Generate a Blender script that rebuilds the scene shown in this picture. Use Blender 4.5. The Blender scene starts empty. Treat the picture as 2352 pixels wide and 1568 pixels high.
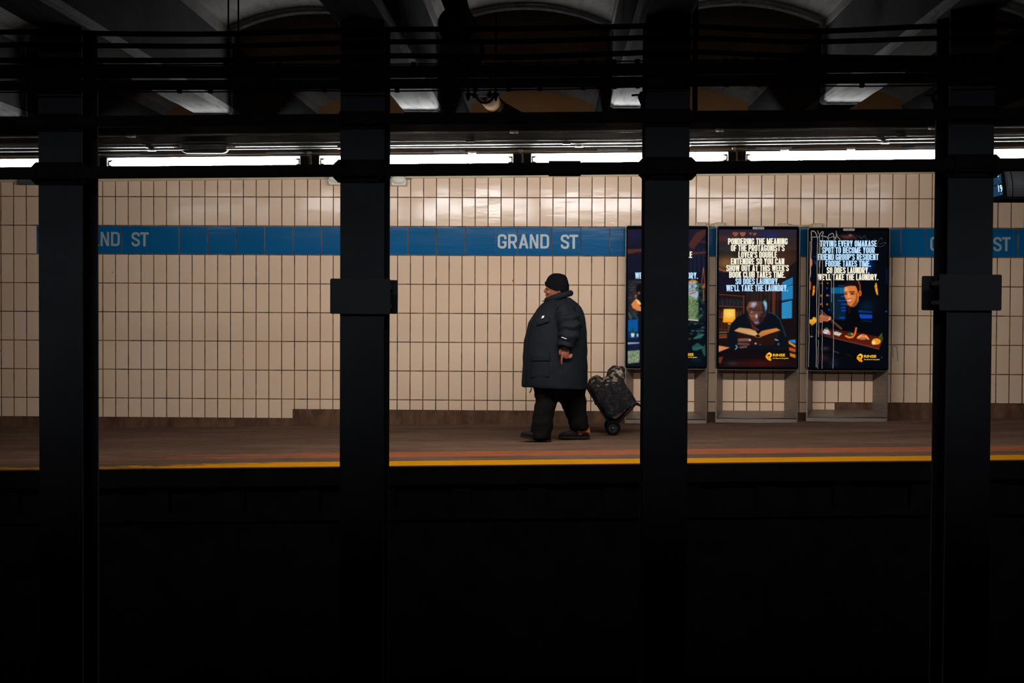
import bpy, bmesh, math, random
import numpy as np
from mathutils import Vector, Matrix, noise

random.seed(7)
SC = bpy.context.scene
COL = SC.collection
PI = math.pi

# ------------------------------------------------------------------ camera
F_PX, CX, CY = 3300.0, 1176.0, 784.0
ROLL = 0.0048
VPX, VPY = 1268.0, 709.0
_u, _v = VPX - CX, CY - VPY
_a = math.cos(ROLL) * _u - math.sin(ROLL) * _v
_b = math.sin(ROLL) * _u + math.cos(ROLL) * _v
PITCH = math.atan(_b / F_PX)
YAW = math.atan(_a / F_PX * math.cos(PITCH))
_F0 = Vector((-math.sin(YAW), math.cos(YAW), 0)); _R0 = Vector((math.cos(YAW), math.sin(YAW), 0)); _U0 = Vector((0, 0, 1))
CF = _F0 * math.cos(PITCH) - _U0 * math.sin(PITCH)
_U1 = _U0 * math.cos(PITCH) + _F0 * math.sin(PITCH)
CR = _R0 * math.cos(ROLL) + _U1 * math.sin(ROLL)
CU = -_R0 * math.sin(ROLL) + _U1 * math.cos(ROLL)
cam = bpy.data.cameras.new('camera')
cam.sensor_width = 36.0; cam.sensor_fit = 'HORIZONTAL'; cam.lens = 36.0 * F_PX / 2352.0
cam.clip_start = 0.05; cam.clip_end = 200
camo = bpy.data.objects.new('camera', cam); COL.objects.link(camo)
camo.matrix_world = Matrix(((CR.x, CU.x, -CF.x, 0), (CR.y, CU.y, -CF.y, 0), (CR.z, CU.z, -CF.z, 0), (0, 0, 0, 1)))
SC.camera = camo


def at(px, py, Y):
    """the point of the plane y = Y that the photograph shows at pixel px, py"""
    r = CF + CR * ((px - CX) / F_PX) - CU * ((py - CY) / F_PX)
    return r * (Y / r.y)


# ------------------------------------------------------------------ main distances (metres)
D1 = 7.24                      # front of the column row between the two tracks
DE = 10.6                     # far platform edge
eL, eR = at(230, 1077, DE), at(2140, 1058, DE)
GRADE = (eR.z - eL.z) / (eR.x - eL.x)      # the station lies on a slight grade
ZF0 = eL.z - GRADE * eL.x


def zf(x):
    return ZF0 + GRADE * x


YW = 15.0                      # the tiled wall: where the platform meets it
for _ in range(40):
    p = at(1000, 974.5, YW)
    YW *= zf(p.x) / p.z
YT = 10.55                     # row of lamps


def floor_pt(px, py):
    r = CF + CR * ((px - CX) / F_PX) - CU * ((py - CY) / F_PX)
    t = ZF0 / (r.z - GRADE * r.x)
    return r * t


XL, XR = -8.2, 7.6             # extent built along the platform

# ------------------------------------------------------------------ materials


def lin(c):
    c = c / 255.0
    return c / 12.92 if c <= 0.04045 else ((c + 0.055) / 1.055) ** 2.4


def rgb(r, g, b):
    return (lin(r), lin(g), lin(b), 1.0)


class NT:
    def __init__(self, name):
        self.m = bpy.data.materials.new(name); self.m.use_nodes = True
        self.t = self.m.node_tree; self.t.nodes.clear()
        self.out = self.t.nodes.new('ShaderNodeOutputMaterial')

    def n(self, kind, **kw):
        nd = self.t.nodes.new(kind)
        for k, v in kw.items():
            setattr(nd, k, v)
        return nd

    def l(self, a, b):
        self.t.links.new(a, b)

    def math(self, op, a, b=None, c=None, clamp=False):
        nd = self.n('ShaderNodeMath', operation=op); nd.use_clamp = clamp
        for i, v in enumerate((a, b, c)):
            if v is None: continue
            if isinstance(v, (int, float)): nd.inputs[i].default_value = v
            else: self.l(v, nd.inputs[i])
        return nd.outputs[0]

    def mix(self, fac, a, b):
        nd = self.n('ShaderNodeMix', data_type='RGBA')
        if isinstance(fac, (int, float)): nd.inputs[0].default_value = fac
        else: self.l(fac, nd.inputs[0])
        for i, v in ((6, a), (7, b)):
            if isinstance(v, (tuple, list)): nd.inputs[i].default_value = v
            else: self.l(v, nd.inputs[i])
        return nd.outputs[2]

    def ramp(self, fac, stops):
        nd = self.n('ShaderNodeValToRGB')
        el = nd.color_ramp.elements
        while len(el) < len(stops): el.new(0.5)
        for e, (p, c) in zip(el, stops):
            e.position = p; e.color = c if len(c) == 4 else (*c, 1)
        self.l(fac, nd.inputs[0])
        return nd.outputs[0]

    def obj(self):
        return self.n('ShaderNodeTexCoord').outputs['Object']

    def mapping(self, vec, scale=(1, 1, 1), loc=(0, 0, 0)):
        nd = self.n('ShaderNodeMapping')
        nd.inputs['Scale'].default_value = scale; nd.inputs['Location'].default_value = loc
        self.l(vec, nd.inputs['Vector'])
        return nd.outputs[0]

    def noise(self, vec, scale, detail=4, rough=0.55):
        nd = self.n('ShaderNodeTexNoise')
        nd.inputs['Scale'].default_value = scale; nd.inputs['Detail'].default_value = detail
        nd.inputs['Roughness'].default_value = rough
        self.l(vec, nd.inputs['Vector'])
        return nd.outputs['Fac']

    def bump(self, h, strength=0.3, dist=0.01, normal=None):
        nd = self.n('ShaderNodeBump')
        nd.inputs['Strength'].default_value = strength; nd.inputs['Distance'].default_value = dist
        self.l(h, nd.inputs['Height'])
        if normal is not None: self.l(normal, nd.inputs['Normal'])
        return nd.outputs[0]

    def pbsdf(self, color, rough=0.5, metal=0.0, normal=None, spec=0.5, emit=None, strength=1.0):
        if spec == 0:                       # matt surface
            b = self.n('ShaderNodeBsdfDiffuse'); b.inputs['Roughness'].default_value = 0.6
            if isinstance(color, tuple): b.inputs['Color'].default_value = color
            else: self.l(color, b.inputs['Color'])
            if normal is not None: self.l(normal, b.inputs['Normal'])
            self.l(b.outputs[0], self.out.inputs['Surface'])
            return self.m
        b = self.n('ShaderNodeBsdfPrincipled')
        for k, v in (('Base Color', color), ('Roughness', rough), ('Metallic', metal)):
            if isinstance(v, (int, float, tuple)): b.inputs[k].default_value = v
            else: self.l(v, b.inputs[k])
        b.inputs['Specular IOR Level'].default_value = spec
        if normal is not None: self.l(normal, b.inputs['Normal'])
        if emit is not None:
            if isinstance(emit, tuple): b.inputs['Emission Color'].default_value = emit
            else: self.l(emit, b.inputs['Emission Color'])
            b.inputs['Emission Strength'].default_value = strength
        self.l(b.outputs[0], self.out.inputs['Surface'])
        return self.m


def varied(name, c1, c2, scale=6, rough=0.6, metal=0.0, bump=0.2, bscale=60, bdist=0.004, stretch=(1, 1, 1), spec=0.5, det=5):
    t = NT(name)
    o = t.mapping(t.obj(), stretch)
    n1 = t.noise(o, scale, det)
    c = t.mix(t.ramp(n1, [(0.3, (0, 0, 0)), (0.7, (1, 1, 1))]), c1, c2)
    nb = t.bump(t.noise(o, bscale, 4), bump, bdist) if bump else None
    return t.pbsdf(c, rough, metal, nb, spec)


def emitter(name, col, strength):
    t = NT(name)
    e = t.n('ShaderNodeEmission'); e.inputs[0].default_value = col; e.inputs[1].default_value = strength
    t.l(e.outputs[0], t.out.inputs['Surface'])
    return t.m


M = {}
M['column'] = varied('painted_column_steel', (0.030, 0.031, 0.037, 1), (0.042, 0.043, 0.050, 1), 3, 0.6, 0, 0.35, 35, 0.004, spec=0)
M['sign_back'] = varied('dark_sign_sheet', (0.040, 0.041, 0.047, 1), (0.048, 0.049, 0.055, 1), 4, 0.5, 0, 0.1, 60, spec=0)
M['black_pipe'] = varied('sooty_black_pipe', (0.007, 0.007, 0.008, 1), (0.011, 0.011, 0.012, 1), 5, 0.5, 0, 0.2, 40, spec=0)
M['black_cable'] = varied('black_cable_jacket', (0.004, 0.004, 0.0045, 1), (0.007, 0.007, 0.008, 1), 5, 0.7, 0, 0.2, 40, spec=0)
M['conduit'] = varied('dark_steel_conduit', (0.080, 0.073, 0.066, 1), (0.13, 0.12, 0.105, 1), 8, 0.3, 0.0, 0.1, 40, spec=0.6)
M['raceway'] = varied('sooty_brown_steel', (0.018, 0.014, 0.012, 1), (0.035, 0.026, 0.021, 1), 4, 0.6, 0, 0.2, 30, spec=0)
M['reflector'] = varied('white_enamel_reflector', (0.62, 0.60, 0.55, 1), (0.5, 0.47, 0.42, 1), 9, 0.35, 0, 0)
M['socket'] = varied('black_lamp_socket', (0.012, 0.011, 0.011, 1), (0.02, 0.018, 0.017, 1), 9, 0.5, 0, 0)
M['stem'] = varied('cream_lamp_stem', (0.5, 0.42, 0.30, 1), (0.42, 0.35, 0.25, 1), 9, 0.5, 0, 0)
for _i, _k in enumerate((30, 112, 222, 230, 140, 55)): M['tube%d' % _i] = emitter('lit_fluorescent_tube', (0.95, 0.98, 1.0, 1), _k)
M['white_plastic'] = varied('aged_white_plastic', (0.72, 0.64, 0.52, 1), (0.65, 0.57, 0.46, 1), 6, 0.4, 0, 0)
M['grey_plastic'] = varied('grey_plastic', (0.06, 0.06, 0.065, 1), (0.08, 0.08, 0.085, 1), 6, 0.5, 0, 0)
M['beige_box'] = varied('beige_painted_box', (0.50, 0.36, 0.23, 1), (0.42, 0.30, 0.19, 1), 12, 0.5, 0, 0.2, 60)
M['cream'] = varied('cream_ledge_paint', (0.55, 0.43, 0.27, 1), (0.40, 0.30, 0.18, 1), 5, 0.6, 0, 0.2, 30)
M['plaster'] = varied('brown_stained_plaster', (0.085, 0.040, 0.016, 1), (0.115, 0.058, 0.026, 1), 1.5, 0.9, 0, 0.2, 20, spec=0)
M['drain'] = varied('warm_lit_drain_end', (0.06, 0.036, 0.022, 1), (0.09, 0.056, 0.035, 1), 4, 0.6, 0, 0.2, 30, spec=0)  # warm wall light on the far pipe end, put into its colour
M['bezel'] = varied('black_display_bezel', (0.003, 0.003, 0.0035, 1), (0.0045, 0.0045, 0.005, 1), 5, 0.4, 0, 0, spec=0)
M['rim'] = varied('thin_steel_rim', (0.13, 0.11, 0.095, 1), (0.10, 0.085, 0.075, 1), 12, 0.45, 0.6, 0)
M['stand'] = varied('brushed_steel_stand', (0.27, 0.20, 0.155, 1), (0.20, 0.148, 0.115, 1), 9, 0.45, 0.5, 0.15, 80, 0.002, (1, 1, 6))
M['badge'] = varied('pale_badge', (0.52, 0.42, 0.36, 1), (0.46, 0.37, 0.32, 1), 30, 0.5, 0, 0)
M['badge_ink'] = varied('dark_badge_ink', (0.02, 0.018, 0.018, 1), (0.025, 0.022, 0.022, 1), 30, 0.5, 0, 0)
M['letters'] = varied('pale_grey_glazed_letters', (0.30, 0.335, 0.325, 1), (0.25, 0.29, 0.285, 1), 14, 0.35, 0, 0.1, 50)
M['under'] = varied('sooty_platform_face', (0.012, 0.012, 0.013, 1), (0.022, 0.021, 0.021, 1), 5, 0.9, 0, 0.5, 25, 0.01, spec=0)
M['bed'] = varied('black_track_bed', (0.0015, 0.0015, 0.0015, 1), (0.003, 0.0027, 0.0025, 1), 3, 0.95, 0, 0.6, 30, 0.02, spec=0)
M['paint_spray'] = varied('grey_beige_spray_paint', (0.50, 0.43, 0.35, 1), (0.38, 0.32, 0.27, 1), 30, 0.6, 0, 0)
M['monitor'] = varied('satin_grey_casing', (0.022, 0.024, 0.027, 1), (0.03, 0.032, 0.036, 1), 5, 0.6, 0.0, 0.05, 60)


def concrete(name, c1, c2, c3, rough=0.6, spec=0):
    t = NT(name)
    o = t.obj()
    big = t.noise(t.mapping(o, (1, 0.35, 1)), 2.2, 6, 0.6)
    fine = t.noise(o, 40, 6, 0.7)
    streak = t.noise(t.mapping(o, (9, 0.8, 1)), 2.5, 3)
    c = t.mix(t.ramp(big, [(0.35, (0, 0, 0)), (0.65, (1, 1, 1))]), c1, c2)
    c = t.mix(t.ramp(fine, [(0.58, (0, 0, 0)), (0.72, (1, 1, 1))]), c, c3)
    c = t.mix(t.math('MULTIPLY', t.ramp(streak, [(0.5, (0, 0, 0)), (0.75, (1, 1, 1))]), 0.5), c, c3)
    h = t.math('ADD', t.math('MULTIPLY', big, 0.6), t.math('MULTIPLY', fine, 0.4))
    return t.pbsdf(c, rough, 0, t.bump(h, 0.6, 0.014), spec)


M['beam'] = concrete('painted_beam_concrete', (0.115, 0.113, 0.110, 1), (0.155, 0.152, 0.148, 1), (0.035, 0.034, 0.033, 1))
M['beam_side'] = concrete('dark_beam_side', (0.022, 0.022, 0.023, 1), (0.034, 0.034, 0.035, 1), (0.008, 0.008, 0.008, 1))  # sides given a darker colour than the undersides
M['vault'] = concrete('painted_vault_concrete', (0.060, 0.056, 0.053, 1), (0.100, 0.094, 0.090, 1), (0.020, 0.019, 0.018, 1))


# ---- tiled wall
def tile_mat(name, x0, z0, tw, th, grout_w, cols, grout_cols, rough, tilt, stains=True, lean=-0.030):
    t = NT(name)
    o = t.obj()
    s = t.n('ShaderNodeSeparateXYZ'); t.l(o, s.inputs[0])
    u = t.math('DIVIDE', t.math('SUBTRACT', s.outputs[0], x0), tw)
    v = t.math('DIVIDE', t.math('SUBTRACT', s.outputs[2], z0), th)
    iu, iv = t.math('FLOOR', u), t.math('FLOOR', v)
    fu, fv = t.math('FRACT', u), t.math('FRACT', v)
    du = t.math('MULTIPLY', t.math('MINIMUM', fu, t.math('SUBTRACT', 1.0, fu)), tw)
    dv = t.math('MULTIPLY', t.math('MINIMUM', fv, t.math('SUBTRACT', 1.0, fv)), th)
    d = t.math('MINIMUM', du, dv)
    wob = t.math('MULTIPLY', t.math('SUBTRACT', t.noise(o, 14, 3), 0.5), grout_w * 0.45)
    d = t.math('ADD', d, wob)
    g = t.n('ShaderNodeMapRange'); g.interpolation_type = 'SMOOTHSTEP'
    t.l(d, g.inputs[0]); g.inputs[1].default_value = grout_w * 0.5; g.inputs[2].default_value = grout_w * 0.5 + 0.0022
    face = g.outputs[0]                         # 1 on the tile, 0 in the joint
    cell = t.n('ShaderNodeCombineXYZ'); t.l(iu, cell.inputs[0]); t.l(iv, cell.inputs[1])
    wn = t.n('ShaderNodeTexWhiteNoise', noise_dimensions='3D'); t.l(cell.outputs[0], wn.inputs['Vector'])
    soft = t.noise(o, 0.9, 4, 0.6)
    k = t.math('ADD', t.math('MULTIPLY', wn.outputs['Value'], 0.45), t.math('MULTIPLY', t.ramp(soft, [(0.3, (0, 0, 0)), (0.7, (1, 1, 1))]), 0.55))
    c = t.mix(k, cols[0], cols[1])
    pat = t.ramp(t.noise(o, 2.3, 5, 0.65), [(0.56, (0, 0, 0)), (0.75, (1, 1, 1))])
    c = t.mix(t.math('MULTIPLY', pat, 0.55), c, cols[2])
    if stains:
        vo = t.n('ShaderNodeTexVoronoi'); vo.inputs['Scale'].default_value = 5.0
        nv_ = t.n('ShaderNodeTexNoise'); nv_.inputs['Scale'].default_value = 60; t.l(o, nv_.inputs['Vector'])
        sv_ = t.n('ShaderNodeVectorMath', operation='SCALE'); t.l(nv_.outputs['Color'], sv_.inputs[0]); sv_.inputs['Scale'].default_value = 0.03
        av_ = t.n('ShaderNodeVectorMath', operation='ADD'); t.l(t.mapping(o, (1, 0.01, 1)), av_.inputs[0]); t.l(sv_.outputs[0], av_.inputs[1]); t.l(av_.outputs[0], vo.inputs['Vector'])
        sz = t.math('MULTIPLY', t.math('GREATER_THAN', t.noise(o, 1.1, 2), 0.58), 0.042)
        spot = t.math('LESS_THAN', vo.outputs['Distance'], sz)
        c = t.mix(t.math('MULTIPLY', spot, 0.75), c, (0.05, 0.035, 0.022, 1))
    gc = t.mix(t.ramp(t.noise(o, 5, 3), [(0.42, (0, 0, 0)), (0.6, (1, 1, 1))]), grout_cols[0], grout_cols[1])
    c = t.mix(face, gc, c)
    # each tile sits a little out of true, its glaze slightly wavy
    geo = t.n('ShaderNodeNewGeometry')
    off = t.n('ShaderNodeVectorMath', operation='SUBTRACT'); t.l(wn.outputs['Color'], off.inputs[0]); off.inputs[1].default_value = (0.5, 0.5, 0.5)
    sc = t.n('ShaderNodeVectorMath', operation='SCALE'); t.l(off.outputs[0], sc.inputs[0]); sc.inputs['Scale'].default_value = tilt
    a0 = t.n('ShaderNodeVectorMath', operation='ADD'); t.l(geo.outputs['Normal'], a0.inputs[0]); a0.inputs[1].default_value = (0, 0, lean)
    ad = t.n('ShaderNodeVectorMath', operation='ADD'); t.l(a0.outputs[0], ad.inputs[0]); t.l(sc.outputs[0], ad.inputs[1])
    nr = t.n('ShaderNodeVectorMath', operation='NORMALIZE'); t.l(ad.outputs[0], nr.inputs[0])
    wave = t.noise(t.mapping(o, (1.3, 1, 5)), 2.2, 3, 0.5)
    h = t.math('ADD', t.math('MULTIPLY', face, 0.5), t.math('MULTIPLY', wave, 0.55))
    nb = t.bump(h, 0.5, 0.005, nr.outputs[0])
    r = t.math('ADD', t.math('MULTIPLY', t.math('SUBTRACT', 1.0, face), 0.6), rough)
    return t.pbsdf(c, r, 0, nb, 0.21)


pA, pB = at(250, 515.5, YW), at(250, 581.6, YW)
pC, pD = at(2110, 525.5, YW), at(2110, 592.7, YW)
TH = ((pA.z - pB.z) + (pC.z - pD.z)) / 2
ZB = (pA.z + pC.z) / 2                       # top line of the blue band
xa, xb = at(236, 600, YW).x, at(2049, 600, YW).x     # two joints 61 tiles apart
TW = (xb - xa) / 61.0
M['tile'] = tile_mat('cream_glazed_wall_tile', xa, ZB, TW, TH, 0.0076,
                     ((0.70, 0.470, 0.315, 1), (0.78, 0.540, 0.380, 1), (0.72, 0.450, 0.275, 1)),
                     ((0.20, 0.085, 0.026, 1), (0.055, 0.036, 0.024, 1)), 0.13, 0.022)
bx0 = at(1334, 550, YW).x
BTW = (at(1068, 550, YW).x - at(936, 550, YW).x) / 2
BLUE = ((0.002, 0.080, 0.205, 1), (0.003, 0.096, 0.240, 1), (0.004, 0.066, 0.165, 1))
M['blue'] = tile_mat('blue_glazed_band_tile', bx0, ZB - TH, BTW, TH, 0.008, BLUE, ((0.16, 0.075, 0.04, 1), (0.05, 0.03, 0.02, 1)), 0.12, 0.012, False)
M['blue_plain'] = tile_mat('blue_glazed_name_tile', -50.03, -50.0, 100.0, 100.0, 0.001, BLUE, ((0.05, 0.03, 0.02, 1), (0.05, 0.03, 0.02, 1)), 0.12, 0.0, False)


def base_mat():
    t = NT('brown_stained_wall_base')
    o = t.obj()
    st = t.noise(t.mapping(o, (4, 1, 1.2)), 3, 5, 0.65)
    bl = t.noise(o, 4, 5, 0.6)
    c = t.mix(t.ramp(st, [(0.35, (0, 0, 0)), (0.68, (1, 1, 1))]), (0.085, 0.041, 0.025, 1), (0.165, 0.084, 0.047, 1))
    c = t.mix(t.math('MULTIPLY', t.ramp(bl, [(0.5, (0, 0, 0)), (0.72, (1, 1, 1))]), 0.7), c, (0.050, 0.025, 0.016, 1))
    return t.pbsdf(c, 0.75, 0, t.bump(t.noise(o, 30, 4), 0.3, 0.006), 0)


M['base'] = base_mat()


def floor_mat():
    t = NT('worn_brown_platform_concrete')
    o = t.obj()
    s = t.n('ShaderNodeSeparateXYZ'); t.l(o, s.inputs[0])
    big = t.noise(t.mapping(o, (0.55, 1.6, 1)), 1.6, 6, 0.62)
    fine = t.noise(t.mapping(o, (1, 2.5, 1)), 9, 6, 0.65)
    c = t.mix(t.ramp(big, [(0.32, (0, 0, 0)), (0.68, (1, 1, 1))]), (0.062, 0.034, 0.0225, 1), (0.112, 0.063, 0.041, 1))
    c = t.mix(t.math('MULTIPLY', t.ramp(fine, [(0.50, (0, 0, 0)), (0.72, (1, 1, 1))]), 0.65), c, (0.036, 0.021, 0.0155, 1))
    # faded orange line, worn through in places and mostly gone towards the left end
    y0, y1 = floor_pt(1100, 1047.5).y, floor_pt(1100, 1036.0).y
    band = t.math('MULTIPLY', t.math('GREATER_THAN', s.outputs[1], y0), t.math('LESS_THAN', s.outputs[1], y1))
    wear = t.noise(t.mapping(o, (1.2, 7, 1)), 4, 6, 0.7)
    lx = t.n('ShaderNodeMapRange'); t.l(s.outputs[0], lx.inputs[0])
    lx.inputs[1].default_value = -4.2; lx.inputs[2].default_value = -1.2; lx.inputs[3].default_value = 0.13; lx.inputs[4].default_value = -0.06
    wk = t.math('SUBTRACT', wear, lx.outputs[0])
    line = t.math('MULTIPLY', band, t.ramp(wk, [(0.42, (0, 0, 0)), (0.58, (1, 1, 1))]))
    c = t.mix(t.math('MULTIPLY', line, 0.85), c, (0.235, 0.060, 0.021, 1))
    return t.pbsdf(c, 0.62, 0, t.bump(fine, 0.3, 0.006), 0)


M['floor'] = floor_mat()


def yellow_mat():
    t = NT('chipped_yellow_edge_paint')
    o = t.obj()
    s = t.n('ShaderNodeSeparateXYZ'); t.l(o, s.inputs[0])
    wear = t.noise(t.mapping(o, (1.4, 9, 1)), 3.5, 6, 0.72)
    lx = t.n('ShaderNodeMapRange'); t.l(s.outputs[0], lx.inputs[0])
    lx.inputs[1].default_value = -3.2; lx.inputs[2].default_value = -1.9; lx.inputs[3].default_value = 0.20; lx.inputs[4].default_value = -0.10
    ly = t.n('ShaderNodeMapRange'); t.l(s.outputs[1], ly.inputs[0])
    ly.inputs[1].default_value = DE + 0.0; ly.inputs[2].default_value = DE + 0.32; ly.inputs[3].default_value = -0.16; ly.inputs[4].default_value = 0.06
    wk = t.math('SUBTRACT', t.math('SUBTRACT', wear, lx.outputs[0]), ly.outputs[0])
    tone = t.mix(t.noise(o, 5, 4), (0.30, 0.112, 0.003, 1), (0.40, 0.160, 0.005, 1))
    c = t.mix(t.ramp(wk, [(0.38, (0, 0, 0)), (0.50, (1, 1, 1))]), (0.060, 0.033, 0.021, 1), tone)
    return t.pbsdf(c, 0.6, 0, t.bump(wear, 0.3, 0.004), 0)


M['yellow'] = yellow_mat()


def fabric(name, c1, c2, rough=0.75, sheen=0.15, scale=120):
    t = NT(name)
    o = t.obj()
    c = t.mix(t.noise(o, 9, 4), c1, c2)
    m = t.pbsdf(c, rough, 0, t.bump(t.noise(o, scale, 3), 0.25, 0.002), 0.07)
    for nd in t.t.nodes:
        if nd.type == 'BSDF_PRINCIPLED': nd.inputs['Sheen Weight'].default_value = sheen
    return m


M['coat'] = fabric('charcoal_parka_cloth', (0.0058, 0.0066, 0.0083, 1), (0.0084, 0.0093, 0.0113, 1), 0.75, 0.0)
M['coat_dark'] = fabric('dark_parka_trim', (0.0045, 0.005, 0.0064, 1), (0.006, 0.007, 0.0085, 1), 0.75, 0.0)
M['beanie'] = fabric('black_ribbed_knit', (0.0016, 0.0016, 0.002, 1), (0.0028, 0.0028, 0.0033, 1), 0.95, 0.0, 260)
M['trousers'] = fabric('black_brown_trouser_cloth', (0.0036, 0.0027, 0.0023, 1), (0.006, 0.0044, 0.0036, 1), 0.9, 0.0)
M['shoe'] = fabric('black_shoe_leather', (0.008, 0.006, 0.006, 1), (0.013, 0.009, 0.008, 1), 0.6, 0.0)
M['suede'] = fabric('rust_brown_suede', (0.36, 0.10, 0.028, 1), (0.26, 0.07, 0.022, 1), 0.9, 0.2)
M['sole'] = fabric('dark_brown_sole', (0.014, 0.007, 0.006, 1), (0.02, 0.010, 0.008, 1), 0.9, 0.0)
M['white_print'] = varied('white_print', (0.75, 0.73, 0.70, 1), (0.68, 0.66, 0.63, 1), 50, 0.6, 0, 0)
M['eye'] = varied('dark_eye', (0.03, 0.02, 0.015, 1), (0.04, 0.028, 0.02, 1), 50, 0.2, 0, 0)


def skin_mat():
    t = NT('ruddy_skin')
    o = t.obj()
    c = t.mix(t.noise(o, 22, 4), (0.150, 0.040, 0.017, 1), (0.215, 0.064, 0.029, 1))
    m = t.pbsdf(c, 0.5, 0, t.bump(t.noise(o, 180, 3), 0.15, 0.001), 0.4)
    return m


M['skin'] = skin_mat()


def pattern_mat(name, dark, light, amount, scale=26):
    t = NT(name)
    o = t.obj()
    w = t.n('ShaderNodeVectorMath', operation='ADD')
    nz = t.n('ShaderNodeTexNoise'); nz.inputs['Scale'].default_value = 9; t.l(o, nz.inputs['Vector'])
    sc = t.n('ShaderNodeVectorMath', operation='SCALE'); t.l(nz.outputs['Color'], sc.inputs[0]); sc.inputs['Scale'].default_value = 0.05
    t.l(o, w.inputs[0]); t.l(sc.outputs[0], w.inputs[1])
    v = t.n('ShaderNodeTexVoronoi'); v.inputs['Scale'].default_value = scale; t.l(t.mapping(w.outputs[0], (0.75, 1, 1.25)), v.inputs['Vector'])
    ring = t.ramp(v.outputs['Distance'], [(0.16, (0, 0, 0)), (0.30, (1, 1, 1)), (0.48, (1, 1, 1)), (0.60, (0, 0, 0))])
    brk = t.ramp(t.noise(o, 20, 3), [(0.42, (0, 0, 0)), (0.6, (1, 1, 1))])
    k = t.math('MULTIPLY', t.math('MULTIPLY', ring, brk), amount)
    c = t.mix(k, dark, light)
    return t.pbsdf(c, 0.8, 0, t.bump(t.noise(o, 60, 3), 0.3, 0.004), 0.1)


M['leopard'] = pattern_mat('brown_and_black_patterned_cloth', (0.020, 0.016, 0.014, 1), (0.36, 0.26, 0.19, 1), 1.0, 19)
M['bag_side'] = pattern_mat('dark_patterned_bag_cloth', (0.010, 0.009, 0.010, 1), (0.060, 0.042, 0.036, 1), 0.45)

# ------------------------------------------------------------------ mesh building


class MB:
    def __init__(self):
        self.v = []; self.f = []

    def add(self, vs, fs):
        b = len(self.v)
        self.v += [Vector(p) for p in vs]
        self.f += [tuple(b + i for i in q) for q in fs]
        return self

    def hexa(self, p):
        """eight corners: bottom four then top four, both counter-clockwise seen from above"""
        return self.add(p, [(3, 2, 1, 0), (4, 5, 6, 7), (0, 1, 5, 4), (1, 2, 6, 5), (2, 3, 7, 6), (3, 0, 4, 7)])

    def box(self, x0, x1, y0, y1, z0, z1, g=0.0):
        """box whose top and bottom follow a grade g along x"""
        a, b = g * x0, g * x1
        return self.hexa([(x0, y0, z0 + a), (x1, y0, z0 + b), (x1, y1, z0 + b), (x0, y1, z0 + a),
                          (x0, y0, z1 + a), (x1, y0, z1 + b), (x1, y1, z1 + b), (x0, y1, z1 + a)])

    def loft(self, rings, caps=True):
        n = len(rings[0]); vs = [p for r in rings for p in r]; fs = []
        for i in range(len(rings) - 1):
            for j in range(n):
                k = (j + 1) % n
                fs.append((i * n + j, i * n + k, (i + 1) * n + k, (i + 1) * n + j))
        if caps:
            fs.append(tuple(reversed(range(n)))); fs.append(tuple((len(rings) - 1) * n + j for j in range(n)))
        return self.add(vs, fs)

    def tube(self, pts, r, n=12, caps=True):
        pts = [Vector(p) for p in pts]
        rs = r if isinstance(r, (list, tuple)) else [r] * len(pts)
        rings = []; side = None
        for i, p in enumerate(pts):
            d = (pts[min(i + 1, len(pts) - 1)] - pts[max(i - 1, 0)]).normalized()
            if side is None:
                ref = Vector((0, 0, 1)) if abs(d.z) < 0.9 else Vector((0, 1, 0))
                side = d.cross(ref).normalized()
            else:
                side = (side - d * side.dot(d)).normalized()
            up = side.cross(d)
            rings.append([p + (side * math.cos(2 * PI * j / n) + up * math.sin(2 * PI * j / n)) * rs[i] for j in range(n)])
        return self.loft(rings, caps)

    def ellipsoid(self, c, rx, ry, rz, nu=16, nv=10, rot=None):
        c = Vector(c); vs = []; fs = []
        for i in range(nv + 1):
            a = PI * i / nv
            for j in range(nu):
                b = 2 * PI * j / nu
                p = Vector((rx * math.sin(a) * math.cos(b), ry * math.sin(a) * math.sin(b), rz * math.cos(a)))
                if rot is not None: p = rot @ p
                vs.append(c + p)
        for i in range(nv):
            for j in range(nu):
                k = (j + 1) % nu
                fs.append((i * nu + j, (i + 1) * nu + j, (i + 1) * nu + k, i * nu + k))
        return self.add(vs, fs)

    def mesh(self, name, org=Vector((0, 0, 0)), smooth=False, weld=False):
        me = bpy.data.meshes.new(name)
        me.from_pydata([tuple(p - org) for p in self.v], [], self.f)
        me.update()
        bm = bmesh.new(); bm.from_mesh(me)
        if weld: bmesh.ops.remove_doubles(bm, verts=bm.verts, dist=1e-5)
        bmesh.ops.recalc_face_normals(bm, faces=bm.faces)
        bm.to_mesh(me); bm.free()
        if smooth: me.shade_smooth()
        return me

    def build(self, name, mat, parent=None, smooth=False, bevel=0.0, weld=False):
        org = Vector((0, 0, 0))
        q = parent
        while q is not None:
            org += q.location; q = q.parent
        me = self.mesh(name, org, smooth, weld)
        return link(name, me, mat, parent, bevel)


def link(name, me, mat, parent=None, bevel=0.0):
    o = bpy.data.objects.new(name, me)
    me.materials.append(M[mat] if isinstance(mat, str) else mat)
    COL.objects.link(o)
    if parent is not None: o.parent = parent
    if bevel:
        b = o.modifiers.new('edge', 'BEVEL'); b.width = bevel; b.segments = 2; b.limit_method = 'ANGLE'; b.angle_limit = 0.7
    return o


def thing(name, loc, label, cat, group=None):
    o = bpy.data.objects.new(name, None); COL.objects.link(o)
    o.location = loc; o.empty_display_size = 0.1
    return tag(o, label, cat, group)


def tag(o, label, cat, group=None, kind=None):
    o['label'] = label; o['category'] = cat
    if group: o['group'] = group
    if kind: o['kind'] = kind
    return o


def struct(o):
    o['kind'] = 'structure'
    return o


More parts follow.
